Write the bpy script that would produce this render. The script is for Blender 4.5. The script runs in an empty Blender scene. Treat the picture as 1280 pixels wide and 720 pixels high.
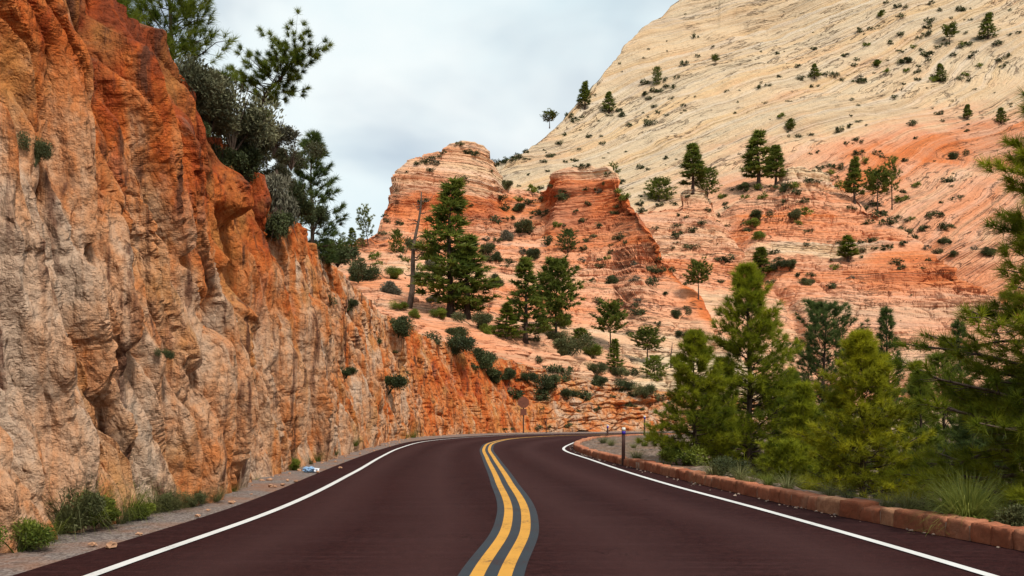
import bpy, math, random
import numpy as np
from mathutils import Vector
from mathutils.bvhtree import BVHTree

random.seed(7)
RNG = np.random.default_rng(11)
PI = math.pi
F, HOR, CAMZ = 1100.0, 522.0, 1.17          # focal length and horizon in photograph pixels, eye height in metres
SC = bpy.context.scene
COL = SC.collection

# ------------------------------------------------------------------ noise
_perm = np.random.default_rng(3).permutation(256).astype(np.int64)
_perm = np.concatenate([_perm, _perm, _perm])
_gr = np.random.default_rng(5).normal(size=(256, 3)); _gr /= np.linalg.norm(_gr, axis=1)[:, None]

def perlin(x, y, z):
    x, y, z = np.broadcast_arrays(np.asarray(x, float), np.asarray(y, float), np.asarray(z, float))
    xi, yi, zi = np.floor(x).astype(np.int64), np.floor(y).astype(np.int64), np.floor(z).astype(np.int64)
    xf, yf, zf = x-xi, y-yi, z-zi
    xi &= 255; yi &= 255; zi &= 255
    u, v, w = (t*t*t*(t*(t*6-15)+10) for t in (xf, yf, zf))
    def g(i, j, k):
        h = _perm[_perm[_perm[xi+i]+yi+j]+zi+k]
        q = _gr[h]
        return q[..., 0]*(xf-i)+q[..., 1]*(yf-j)+q[..., 2]*(zf-k)
    def L(a, b, t): return a+(b-a)*t
    r = L(L(L(g(0,0,0), g(1,0,0), u), L(g(0,1,0), g(1,1,0), u), v),
          L(L(g(0,0,1), g(1,0,1), u), L(g(0,1,1), g(1,1,1), u), v), w)
    return r*1.6

def fbm(x, y, z, o=4, gain=.5):
    s, a, f = 0, 1.0, 1.0
    for i in range(o):
        s = s+a*perlin(x*f+17.3*i, y*f+5.1*i, z*f+9.7*i); a *= gain; f *= 2.03
    return s

def hash2(i, j, k):
    n = (i*374761393+j*668265263+k*1274126177) & 0xffffffff
    n = ((n ^ (n >> 13))*1274126177) & 0xffffffff
    return ((n ^ (n >> 16)) & 0xffff)/65535.0

def facet(a, h, cw, ch, seed, tilt=.9, tv=1.0, w=.14):
    """tilted plates, one per jittered cell, joined by narrow steep steps; also the distance to the cell edge"""
    p, q = a/cw, h/ch
    pi, qi = np.floor(p).astype(np.int64), np.floor(q).astype(np.int64)
    f1 = np.full(p.shape, 9.0); f2 = np.full(p.shape, 9.0); v1 = np.zeros(p.shape); v2 = np.zeros(p.shape)
    for di in (-1, 0, 1):
        for dj in (-1, 0, 1):
            ci, cj = pi+di, qi+dj
            dx, dy = p-ci-hash2(ci, cj, seed), q-cj-hash2(ci, cj, seed+1)
            d = np.hypot(dx, dy)
            val = (hash2(ci, cj, seed+2)-.5)+tilt*((hash2(ci, cj, seed+3)-.5)*dx+tv*(hash2(ci, cj, seed+4)-.5)*dy)
            m = d < f1; m2 = (d < f2) & ~m
            v2 = np.where(m, v1, np.where(m2, val, v2)); f2 = np.where(m, f1, np.where(m2, d, f2))
            v1 = np.where(m, val, v1); f1 = np.where(m, d, f1)
    b = .5+.5*np.clip((f2-f1)/w, 0, 1)
    return v1*b+v2*(1-b), f2-f1

# ------------------------------------------------------------------ meshes
def tag(o, label=None, cat=None, group=None, kind=None):
    if label: o['label'] = label
    if cat: o['category'] = cat
    if group: o['group'] = group
    if kind: o['kind'] = kind
    return o

def to_mesh(name, V, polys, mats, attrs=None, smooth=True):
    """polys: list of (n,3) / (n,4) index arrays"""
    V = np.asarray(V, np.float32)
    me = bpy.data.meshes.new(name)
    polys = [np.asarray(p, np.int32) for p in polys if len(p)]
    loops = np.concatenate([p.ravel() for p in polys])
    cnt = np.concatenate([np.full(len(p), p.shape[1], np.int32) for p in polys])
    st = np.concatenate([[0], np.cumsum(cnt)[:-1]]).astype(np.int32)
    me.vertices.add(len(V)); me.vertices.foreach_set('co', V.ravel())
    me.loops.add(len(loops)); me.loops.foreach_set('vertex_index', loops)
    me.polygons.add(len(cnt)); me.polygons.foreach_set('loop_start', st)
    me.polygons.foreach_set('use_smooth', np.full(len(cnt), smooth))
    me.update(calc_edges=True)
    for k, a in (attrs or {}).items():
        at = me.attributes.new(k, 'FLOAT', 'POINT'); at.data.foreach_set('value', np.asarray(a, np.float32).ravel())
    for m in (mats if isinstance(mats, (list, tuple)) else [mats]): me.materials.append(m)
    return me

def link(name, me, parent=None, loc=None):
    o = bpy.data.objects.new(name, me); COL.objects.link(o)
    if parent: o.parent = parent
    if loc is not None: o.location = loc
    return o

def empty(name, loc=(0, 0, 0)):
    o = bpy.data.objects.new(name, None); COL.objects.link(o); o.location = loc; o.empty_display_size = .2
    return o

def grid_faces(nr, nc):
    i = np.arange((nr-1)*(nc-1)); r, c = i//(nc-1), i % (nc-1)
    a = r*nc+c
    return np.stack([a, a+1, a+nc+1, a+nc], 1)

class MB:
    """collects simple solids, becomes ONE mesh"""
    def __init__(s): s.V, s.P, s.n = [], {3: [], 4: []}, 0
    def add(s, V, polys):
        V = np.asarray(V, float).reshape(-1, 3)
        for p in polys:
            p = np.asarray(p)
            if len(p): s.P[p.shape[1]].append(p+s.n)
        s.V.append(V); s.n += len(V)
    def tube(s, pts, rad, k=6, cap=True):
        pts = np.asarray(pts, float); n = len(pts); rad = np.broadcast_to(rad, (n,))
        t = np.gradient(pts, axis=0); t /= np.linalg.norm(t, axis=1)[:, None]+1e-9
        up = np.array([0, 0, 1.0]) if abs(t[0, 2]) < .9 else np.array([1.0, 0, 0])
        u = np.cross(t, up); u /= np.linalg.norm(u, axis=1)[:, None]+1e-9
        w = np.cross(t, u)
        an = np.arange(k)*2*PI/k
        V = pts[:, None]+rad[:, None, None]*(np.cos(an)[None, :, None]*u[:, None]+np.sin(an)[None, :, None]*w[:, None])
        q = []
        for i in range(n-1):
            for j in range(k):
                q.append((i*k+j, i*k+(j+1) % k, (i+1)*k+(j+1) % k, (i+1)*k+j))
        tri = []
        V = V.reshape(-1, 3)
        if cap:
            V = np.vstack([V, pts[0], pts[-1]])
            for j in range(k):
                tri += [(n*k, (j+1) % k, j), (n*k+1, (n-1)*k+j, (n-1)*k+(j+1) % k)]
        s.add(V, [q, tri])
    def box(s, c, h, jit=0, bev=.18):
        """chamfered block, centre c, half sizes h"""
        c, h = np.array(c, float), np.array(h, float)
        b = bev*h.min()
        V = []
        for x in (-1, 1):
            for y in (-1, 1):
                for z in (-1, 1):
                    q = np.array([x, y, z])
                    for a in range(3):
                        e = h-b; e[a] = h[a]
                        V.append(c+q*e)
        V = np.array(V)
        if jit: V = V+RNG.normal(size=V.shape)*jit
        import bmesh
        bm = bmesh.new()
        for v in V: bm.verts.new(v)
        r = bmesh.ops.convex_hull(bm, input=bm.verts)
        bm.verts.index_update()
        VV = np.array([v.co[:] for v in bm.verts])
        T = [[v.index for v in f.verts] for f in bm.faces]
        bm.free()
        s.add(VV, [[t for t in T if len(t) == 3] or [], [t for t in T if len(t) == 4] or []])
    def mesh(s, name, mat, smooth=False, attrs=None):
        return to_mesh(name, np.vstack(s.V), [np.vstack(p) for p in s.P.values() if p], mat, attrs, smooth)

# ------------------------------------------------------------------ materials
class NT:
    def __init__(s, name):
        s.m = bpy.data.materials.new(name); s.m.use_nodes = True
        s.t = s.m.node_tree; s.t.nodes.clear()
    def n(s, typ, ins=None, **kw):
        nd = s.t.nodes.new(typ)
        for k, v in kw.items(): setattr(nd, k, v)
        for k, v in (ins or {}).items():
            if hasattr(v, 'is_output') or hasattr(v, 'links'): s.t.links.new(v, nd.inputs[k])
            else: nd.inputs[k].default_value = v
        return nd
    def math(s, op, a, b=0.0, c=0.0, clamp=False):
        nd = s.n('ShaderNodeMath', {0: a, 1: b, 2: c}, operation=op); nd.use_clamp = clamp
        return nd.outputs[0]
    def noise(s, vec, scale, detail=4, rough=.55, dist=0.0):
        nd = s.n('ShaderNodeTexNoise', {'Vector': vec, 'Scale': scale, 'Detail': detail, 'Roughness': rough, 'Distortion': dist})
        return nd.outputs['Fac']
    def noise1(s, w, scale, detail=3):
        nd = s.n('ShaderNodeTexNoise', {'W': w, 'Scale': scale, 'Detail': detail}, noise_dimensions='1D')
        return nd.outputs['Fac']
    def ramp(s, fac, stops, interp='LINEAR'):
        nd = s.n('ShaderNodeValToRGB', {'Fac': fac}); cr = nd.color_ramp; cr.interpolation = interp
        while len(cr.elements) < len(stops): cr.elements.new(.5)
        for e, (p, c) in zip(cr.elements, stops):
            e.position = p; e.color = (c, c, c, 1) if isinstance(c, (int, float)) else (*c, 1)
        return nd.outputs['Color']
    def mix(s, fac, a, b, mode='MIX'):
        nd = s.n('ShaderNodeMix', data_type='RGBA', blend_type=mode)
        for k, v in ((0, fac), (6, a), (7, b)):
            if hasattr(v, 'is_output') or hasattr(v, 'links'): s.t.links.new(v, nd.inputs[k])
            else: nd.inputs[k].default_value = v if k == 0 else (*v, 1)
        return nd.outputs[2]
    def scalev(s, vec, sc):
        return s.n('ShaderNodeVectorMath', {0: vec, 1: sc}, operation='MULTIPLY').outputs[0]
    def done(s, color, rough=.9, bump=None, bstr=.5, bdist=.1, spec=.25, extra=None):
        p = s.n('ShaderNodeBsdfPrincipled', {'Roughness': rough, 'Specular IOR Level': spec})
        if hasattr(color, 'links'): s.t.links.new(color, p.inputs['Base Color'])
        else: p.inputs['Base Color'].default_value = (*color, 1)
        if bump is not None:
            b = s.n('ShaderNodeBump', {'Height': bump, 'Strength': bstr, 'Distance': bdist})
            s.t.links.new(b.outputs[0], p.inputs['Normal'])
        sh = p.outputs[0]
        if extra:
            tr = s.n('ShaderNodeBsdfTranslucent'); s.t.links.new(color, tr.inputs[0])
            mx = s.n('ShaderNodeMixShader', {0: extra}); s.t.links.new(sh, mx.inputs[1]); s.t.links.new(tr.outputs[0], mx.inputs[2]); sh = mx.outputs[0]
        o = s.n('ShaderNodeOutputMaterial'); s.t.links.new(sh, o.inputs[0])
        return s.m
    def pos(s): return s.n('ShaderNodeNewGeometry').outputs['Position']
    def attr(s, name): return s.n('ShaderNodeAttribute', attribute_name=name).outputs['Fac']

REDS = [(0, (.57, .445, .295)), (.2, (.62, .435, .26)), (.38, (.65, .375, .22)), (.56, (.66, .295, .16)), (.76, (.62, .19, .062)), (.9, (.54, .14, .04)), (1, (.38, .09, .027))]

def slickrock(name, tilt, sscale, ochre=.5, lines=.5, bumpd=1.0, rub=.9):
    m = NT(name); P = m.pos()
    sep = m.n('ShaderNodeSeparateXYZ', {0: P})
    warp = m.math('MULTIPLY', m.noise(m.scalev(P, (.012, .012, .02)), 1, 3), 13*sscale)
    if tilt > .3: warp = m.math('ADD', warp, m.math('MULTIPLY', m.noise(m.scalev(P, (.0045, .0045, .006)), 1, 2), 60))
    warp2 = m.math('MULTIPLY', m.noise(m.scalev(P, (.1, .1, .1)), 1, 3), 1.3*sscale)
    st = m.math('ADD', m.math('ADD', m.math('SUBTRACT', sep.outputs[2], m.math('MULTIPLY', sep.outputs[0], tilt)), warp), warp2)
    n1 = m.noise1(st, .12/sscale, 4); n2 = m.noise1(st, .75/sscale, 3); n3 = m.noise1(st, 2.6/sscale, 2)
    mot = m.noise(P, .06, 5); fine = m.noise(P, .9, 5, .65)
    red = m.attr('red')
    r = m.math('ADD', red, m.math('MULTIPLY', m.math('SUBTRACT', n1, .5), .55))
    r = m.math('ADD', r, m.math('MULTIPLY', m.math('SUBTRACT', n2, .5), .22))
    r = m.math('ADD', r, m.math('MULTIPLY', m.math('SUBTRACT', mot, .5), .32), clamp=True)
    c = m.ramp(r, REDS)
    # ochre and grey-white beds in the pale stone
    och = m.math('MULTIPLY', m.ramp(n1, [(.52, 0.0), (.66, 1.0)]), m.math('MULTIPLY', m.math('SUBTRACT', .55, red, clamp=True), 1.7*ochre, clamp=True))
    c = m.mix(och, c, (.54, .36, .16))
    wht = m.math('MULTIPLY', m.ramp(m.noise1(m.math('ADD', st, 91), .3/sscale, 3), [(.5, 0.0), (.7, .5)]), m.math('SUBTRACT', .9, red, clamp=True))
    c = m.mix(wht, c, (.60, .52, .43))
    # thin weathered bedding lines
    ln = m.ramp(n3, [(.30, 1.0), (.40, 0.0)])
    patch = m.ramp(m.noise(m.scalev(P, (.05, .05, .12)), 1, 4), [(.42, 0.0), (.62, 1.0)])
    c = m.mix(m.math('MULTIPLY', m.math('MULTIPLY', ln, patch), lines), c, (.20, .12, .07))
    ln2 = m.ramp(n2, [(.28, 1.0), (.36, 0.0)])
    c = m.mix(m.math('MULTIPLY', ln2, .4*lines), c, (.26, .14, .075))
    c = m.mix(m.ramp(fine, [(.42, 0.0), (.75, .5)]), c, m.mix(.65, (.16, .10, .06), c))
    c = m.mix(m.ramp(m.noise(m.scalev(P, (.02, .02, .035)), 1, 6, .62), [(.5, 0.0), (.68, .55)]), c, m.mix(.6, c, (.36, .27, .20)))
    ck = m.math('ABSOLUTE', m.math('SUBTRACT', m.noise(m.n('ShaderNodeVectorMath', {0: m.n('ShaderNodeCombineXYZ', {0: sep.outputs[0], 1: sep.outputs[1], 2: m.math('MULTIPLY', st, 7.0)}).outputs[0], 1: (.035/sscale,)*3}, operation='MULTIPLY').outputs[0], 1, 5, .6), .5))
    ck = m.math('MULTIPLY', m.ramp(ck, [(.004, 1.0), (.012, 0.0)]), m.ramp(m.noise(P, .025/sscale, 3), [(.46, 0.0), (.56, 1.0)]))
    c = m.mix(m.math('MULTIPLY', ck, .65), c, (.13, .07, .045))
    # dark lichen freckles
    fr = m.ramp(m.noise(P, .55, 6, .7), [(.60, 0.0), (.68, 1.0)])
    c = m.mix(m.math('MULTIPLY', fr, .45), c, (.17, .11, .075))
    vb = m.n('ShaderNodeTexVoronoi', {'Vector': m.n('ShaderNodeCombineXYZ', {0: sep.outputs[0], 1: sep.outputs[1], 2: m.math('MULTIPLY', st, 2.2)}).outputs[0], 'Scale': .42/sscale}).outputs['Distance']
    h = m.math('ADD', m.math('MULTIPLY', n3, .7), m.math('ADD', m.math('MULTIPLY', fine, .8), m.math('ADD', m.math('MULTIPLY', n2, 1.0), m.math('MULTIPLY', vb, -rub))))
    h = m.math('SUBTRACT', h, m.math('MULTIPLY', ck, 1.2))
    return m.done(c, .95, h, 1.0, bumpd, .1)

def cliff_mat():
    m = NT('cliff_rock'); P = m.pos()
    red, hgt = m.attr('red'), m.attr('lip')
    flow = m.noise(m.scalev(P, (1.7, 1.7, .17)), 1, 5, .6, .6)
    flow2 = m.noise(m.scalev(P, (4.2, 4.2, .32)), 1, 4, .6, .4)
    blot = m.noise(P, .5, 6, .62); vw = m.n('ShaderNodeVectorMath', {0: m.scalev(P, (3.2, 3.2, .75)), 1: m.scalev(m.n('ShaderNodeTexNoise', {'Vector': P, 'Scale': 1.5, 'Detail': 4}).outputs['Color'], (1.6, 1.6, 1.6))}, operation='ADD').outputs[0]
    vd = m.n('ShaderNodeTexVoronoi', {'Vector': vw, 'Scale': 1.0}, feature='F1').outputs['Distance']; ve = m.n('ShaderNodeTexVoronoi', {'Vector': vw, 'Scale': 2.3}, feature='F1').outputs['Distance']
    fine = m.noise(P, 5, 6, .7); grit = m.noise(P, 22, 4, .7)
    r = m.math('ADD', red, m.math('MULTIPLY', m.math('SUBTRACT', flow, .5), 1.35))
    r = m.math('ADD', r, m.math('MULTIPLY', m.math('SUBTRACT', blot, .5), 1.5))
    r = m.math('ADD', r, m.math('MULTIPLY', m.math('SUBTRACT', fine, .5), .4), clamp=True)
    c = m.ramp(r, [(0, (.58, .41, .29)), (.16, (.61, .375, .235)), (.30, (.61, .315, .165)), (.46, (.60, .22, .075)), (.66, (.56, .135, .028)), (.84, (.42, .078, .018)), (1, (.24, .05, .017))])
    # ochre stains, grey wash, dark varnish ribbons running down the wall
    c = m.mix(m.ramp(m.noise(m.scalev(P, (.5, .5, .3)), 1.3, 5), [(.54, 0.0), (.68, .7)]), c, (.52, .235, .065))
    c = m.mix(m.ramp(m.noise(m.scalev(P, (.8, .8, .35)), 1.0, 6, .65), [(.56, 0.0), (.70, .5)]), c, (.56, .395, .29))
    c = m.mix(m.ramp(flow2, [(.55, 0.0), (.66, .9)]), c, (.11, .042, .025))
    c = m.mix(m.ramp(m.noise(P, 2.6, 6, .75), [(.55, 0.0), (.68, .65)]), c, (.20, .095, .05))
    c = m.mix(hgt, c, m.ramp(blot, [(.3, (.46, .33, .22)), (.7, (.48, .25, .14))]))
    c = m.mix(m.ramp(grit, [(.4, .35), (.6, 0.0)]), c, m.mix(.5, c, (.08, .05, .035)))
    h = m.math('ADD', m.math('MULTIPLY', fine, .7), m.math('ADD', m.math('MULTIPLY', grit, .22), m.math('ADD', m.math('MULTIPLY', flow2, .6), m.math('ADD', m.math('MULTIPLY', vd, -1.1), m.math('MULTIPLY', ve, -.5)))))
    return m.done(c, .95, h, 1.0, .20, .1)

def foliage(name, a, b, trans=.25, rough=.6):
    m = NT(name); t = m.attr('tint')
    c = m.ramp(t, [(0, a), (1, b)])
    oi = m.n('ShaderNodeObjectInfo').outputs['Random']
    c = m.mix(m.math('MULTIPLY', oi, .35), c, m.mix(1, c, (.8, .75, .7), 'MULTIPLY'))
    return m.done(c, rough, spec=.2, extra=trans)

def bark(name, a, b):
    m = NT(name); P = m.n('ShaderNodeTexCoord').outputs['Object']
    f = m.noise(m.scalev(P, (9, 9, 1.6)), 1.5, 5, .7)
    return m.done(m.ramp(f, [(.35, a), (.65, b)]), .95, f, .8, .05, .1)

def simple(name, col, rough=.6, var=.25, scale=6):
    m = NT(name); f = m.noise(m.n('ShaderNodeTexCoord').outputs['Object'], scale, 5, .65)
    c = m.ramp(f, [(.3, tuple(x*(1-var) for x in col)), (.7, tuple(min(1, x*(1+var)) for x in col))])
    return m.done(c, rough, f, .2, .01)

def road_mat():
    m = NT('maroon_chip_seal'); P = m.pos()
    ac = m.attr('across'); big = m.noise(m.scalev(P, (1.1, .12, 1)), 1, 4); mid = m.noise(P, 1.6, 5, .65); gr = m.noise(P, 70, 3, .8)
    pt = m.noise(m.scalev(P, (.35, 6.5, 1)), 1, 5, .7); mot2 = m.noise(P, 11, 4, .75)
    c = m.ramp(gr, [(.3, (.010, .0032, .0036)), (.5, (.031, .0088, .0086)), (.72, (.068, .0245, .0215))])
    c = m.mix(m.ramp(big, [(.35, .45), (.65, 0.0)]), c, (.018, .0075, .008))
    c = m.mix(m.ramp(mid, [(.45, 0.0), (.75, .5)]), c, (.045, .018, .017))
    c = m.mix(m.ramp(pt, [(.48, 0.0), (.64, .55)]), c, (.050, .021, .021))
    c = m.mix(m.ramp(mot2, [(.40, .55), (.56, 0.0)]), c, (.011, .0045, .005))
    wob = m.math('ADD', ac, m.math('MULTIPLY', m.math('SUBTRACT', m.noise(m.scalev(P, (.3, .15, 1)), 1, 3), .5), .06))
    wt = m.ramp(wob, [(.08, 0.0), (.17, .6), (.25, 0.0), (.36, .6), (.43, 0.0), (.47, 0.0), (.56, .6), (.66, 0.0), (.76, .6), (.84, 0.0)])
    c = m.mix(wt, c, (.052, .0235, .0225))
    ckn = m.math('ABSOLUTE', m.math('SUBTRACT', m.noise(m.scalev(P, (.55, .28, 1)), 1, 6, .62), .5))
    c = m.mix(m.math('MULTIPLY', m.ramp(ckn, [(.0015, 1.0), (.004, 0.0)]), m.ramp(m.noise(P, .22, 2), [(.48, 0.0), (.58, .8)])), c, (.008, .004, .004))
    spk = m.noise(P, 38, 2, .9)
    c = m.mix(m.ramp(spk, [(.66, 0.0), (.72, .7)]), c, (.12, .065, .055))
    return m.done(c, .9, m.math('ADD', gr, m.math('MULTIPLY', pt, .5)), .6, .012, .05)

def paint_mat(name, col, under, thr=.62):
    m = NT(name); P = m.pos()
    w = m.noise(P, 28, 5, .75); w2 = m.noise(P, 2.2, 4, .6)
    k = m.ramp(m.math('ADD', m.math('MULTIPLY', w, .7), m.math('MULTIPLY', w2, .4)), [(thr, 0.0), (thr+.1, 1.0)])
    c = m.mix(m.ramp(w2, [(.35, .0), (.7, .35)]), col, tuple(x*.6 for x in col))
    return m.done(m.mix(k, c, under), .75, w, .3, .006)

def gravel_mat(name, cols, scale=30, red=(.33, .16, .09)):
    m = NT(name); P = m.pos()
    v = m.n('ShaderNodeTexVoronoi', {'Vector': P, 'Scale': scale})
    sep = m.n('ShaderNodeSeparateColor', {0: v.outputs['Color']})
    c = m.ramp(sep.outputs[0], cols)
    n = m.noise(P, .9, 5, .65)
    c = m.mix(m.ramp(n, [(.45, 0.0), (.65, .75)]), c, red)
    c = m.mix(m.ramp(m.noise(P, 9, 4, .7), [(.5, 0.0), (.7, .55)]), c, (.10, .07, .05))
    return m.done(c, .95, v.outputs['Distance'], .8, .02, .1)

def kerb_mat():
    m = NT('red_sandstone_kerb'); P = m.pos()
    isl = m.n('ShaderNodeNewGeometry').outputs['Random Per Island']
    c = m.ramp(isl, [(0, (.30, .095, .048)), (.35, (.42, .15, .078)), (.7, (.48, .205, .115)), (.85, (.35, .12, .062)), (1, (.54, .29, .16))])
    f = m.noise(P, 9, 6, .7)
    c = m.mix(m.ramp(f, [(.4, .55), (.62, 0.0)]), c, (.20, .085, .05))
    c = m.mix(m.ramp(m.noise(P, 3, 4), [(.58, 0.0), (.72, .6)]), c, (.46, .28, .18))
    return m.done(c, .95, f, .8, .03, .1)

M_CLIFF = cliff_mat()
M_HILL = slickrock('red_ledge_rock', -.06, .55, .5, .75, .5)
M_TERR = slickrock('pink_ledge_rock', -.05, .6, .5, .7, .5)
M_MTN = slickrock('cross_bedded_cream_rock', .50, 1.1, .4, .5, 1.0, .35)
M_FAR = slickrock('yellow_far_rock', .1, 1.2, 1.0, .4, 1.0)
M_ROAD = road_mat()
M_WHITE = paint_mat('worn_white_paint', (.62, .62, .60), (.06, .035, .033), .655)
M_YELLOW = paint_mat('worn_yellow_paint', (.56, .275, .04), (.07, .04, .03), .60)
M_TAR = paint_mat('faded_black_seal', (.024, .033, .042), (.035, .014, .0145), .585)
M_SHOULD = gravel_mat('grey_shoulder_grit', [(0, (.10, .08, .075)), (.5, (.19, .155, .14)), (1, (.30, .25, .22))], 45, (.27, .13, .075))
M_VERGE = gravel_mat('verge_gravel', [(0, (.04, .03, .026)), (.5, (.12, .085, .068)), (1, (.27, .20, .16))], 14, (.20, .115, .07))
M_GROUND = gravel_mat('valley_soil', [(0, (.2, .11, .07)), (1, (.35, .2, .12))], 2)
M_KERB = kerb_mat()
M_BARK = bark('pine_bark', (.030, .020, .015), (.085, .058, .042))
M_BARKL = bark('grey_pine_bark', (.05, .036, .027), (.14, .10, .075))
M_SNAG = bark('dead_wood', (.05, .036, .028), (.15, .11, .085))
M_NEAR = foliage('fresh_pine_needles', (.080, .112, .008), (.340, .355, .020), .5)
M_YEL = foliage('yellow_green_needles', (.110, .130, .008), (.430, .415, .020), .5)
M_MID = foliage('green_pine_needles', (.050, .085, .010), (.210, .250, .028), .48)
M_DARK = foliage('dark_pine_needles', (.034, .060, .016), (.125, .170, .042), .4)
M_FARP = foliage('far_pine_needles', (.046, .074, .013), (.205, .240, .038), .45)
SH = {'d': foliage('dark_shrub_leaves', (.026, .036, .013), (.092, .112, .040), .15),
      'g': foliage('green_shrub_leaves', (.055, .085, .011), (.215, .250, .032), .25),
      'o': foliage('olive_shrub_leaves', (.050, .060, .022), (.150, .155, .060), .2),
      'r': foliage('grey_shrub_leaves', (.070, .070, .045), (.190, .18, .125), .15),
      'c': foliage('smoky_shrub_leaves', (.048, .052, .024), (.160, .155, .080), .15)}
M_GRASS = foliage('bunch_grass', (.08, .10, .025), (.26, .25, .10), .3)
M_YUCCA = foliage('beargrass_blades', (.13, .17, .03), (.40, .43, .10), .4)

# ------------------------------------------------------------------ plan lines measured on the road plane
def spline(pts, step=.25):
    p = np.array(pts, float)
    s = np.concatenate([[0], np.cumsum(np.hypot(*np.diff(p, axis=0).T))])
    m = np.zeros_like(p)
    d = np.diff(p, axis=0)/np.diff(s)[:, None]
    m[1:-1] = (d[:-1]*np.diff(s)[1:, None]+d[1:]*np.diff(s)[:-1, None])/(np.diff(s)[1:]+np.diff(s)[:-1])[:, None]
    m[0], m[-1] = d[0], d[-1]
    q = np.arange(0, s[-1], step); i = np.clip(np.searchsorted(s, q, 'right')-1, 0, len(p)-2)
    h = (s[i+1]-s[i])[:, None]; t = ((q-s[i])[:, None])/h
    return (2*t**3-3*t**2+1)*p[i]+(t**3-2*t**2+t)*h*m[i]+(-2*t**3+3*t**2)*p[i+1]+(t**3-t**2)*h*m[i+1]

L_CENTRE = spline([(-.1,-30),(-.15,0),(-.15,6.6),(.03,9),(.06,10.5),(-.15,16),(-.6,25),(-.95,33),(-.85,41.5),(.5,50.5),(3.7,57.5),(9.8,62.5),(18,66),(30,69),(60,72)])
L_LWHITE = spline([(-3,-30),(-3.05,0),(-3.1,6.57),(-2.98,10.6),(-3.34,18.4),(-3.86,25.7),(-4.3,34),(-4.1,44.4),(-2.0,53.6),(1.2,60),(5,63.5),(9.8,66),(18,69.3),(30,72.3),(60,75.3)])
L_RWHITE = spline([(3.6,-30),(3.57,0),(3.52,6.57),(3.21,10.64),(2.73,15.3),(2.2,24),(1.91,32.6),(2.48,38),(3.9,46),(7.1,54),(12,58.6),(18,62.3),(30,65.5),(60,68.5)])
L_KERB = spline([(5,-30),(4.75,0),(4.58,6),(4.46,7.66),(4.17,8.94),(3.79,11.05),(3.31,15.1),(2.95,19.2),(2.42,25.2),(2.28,32.6),(3.1,40),(4.9,47.5),(8.3,53.5),(12.5,57),(18,60.6),(30,64),(60,67)], .1)
L_LEFT = spline([(-4,-30),(-3.9,0),(-3.77,7),(-3.72,10),(-3.85,13.1),(-4.1,16.5),(-4.55,23.4),(-5.0,34),(-4.9,44.4),(-3.0,54.3),(.3,61.6),(4.4,65.6),(9.8,68.4),(18,71.6),(30,74.6),(60,77.6)])
L_CLIFF = spline([(-4.9,-14),(-4.5,0),(-4.3,7.2),(-4.3,9.5),(-4.15,11.5),(-4.55,15),(-4.75,20),(-5.1,26),(-5.5,35),(-5.9,45),(-5.0,54.5),(-2.4,62.5),(1.5,67.3),(6,70.2),(12,73),(20,76),(30,79),(45,82)], .02)

def ribbon(name, A, B, z, mat, n=500, zc=None):
    def rs(P): 
        s = np.concatenate([[0], np.cumsum(np.hypot(*np.diff(P, axis=0).T))]); q = np.linspace(0, s[-1], n)
        return np.stack([np.interp(q, s, P[:, k]) for k in (0, 1)], 1)
    A, B = rs(A), rs(B); m = 6
    V = np.zeros((m, n, 3))
    for i in range(m):
        t = i/(m-1); V[i, :, :2] = A*(1-t)+B*t; V[i, :, 2] = z if zc is None else z+(zc-z)*t
    ac = np.repeat(np.linspace(0, 1, m), n)
    me = to_mesh(name, V.reshape(-1, 3), [grid_faces(m, n)[:, ::-1]], mat, {'across': ac})
    return tag(link(name, me), kind='structure')

def offs(P, d):
    t = np.gradient(P, axis=0); t /= np.linalg.norm(t, axis=1)[:, None]
    return P+d*np.stack([t[:, 1], -t[:, 0]], 1)       # + is to the right of travel

KR = offs(L_KERB, .14)
ribbon('road', L_LEFT, KR, 0, M_ROAD)
ribbon('road_edge_line', offs(L_LWHITE, -.05), offs(L_LWHITE, .05), .008, M_WHITE)
ribbon('road_edge_line', offs(L_RWHITE, -.05), offs(L_RWHITE, .05), .008, M_WHITE)
ribbon('road_seal_band', offs(L_CENTRE, -.245), offs(L_CENTRE, .245), .004, M_TAR)
ribbon('road_centre_line', offs(L_CENTRE, -.155), offs(L_CENTRE, -.05), .008, M_YELLOW)
ribbon('road_centre_line', offs(L_CENTRE, .05), offs(L_CENTRE, .155), .008, M_YELLOW)
ribbon('gravel_shoulder', offs(L_LEFT, .3), offs(L_CLIFF[::12], -.8), -.006, M_SHOULD, zc=.05)

# ------------------------------------------------------------------ terrain sheets
BV = []            # (name, bvh)
def reg(name, V, Fq):
    BV.append((name, BVHTree.FromPolygons([tuple(v) for v in V], [tuple(f) for f in Fq])))

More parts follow.
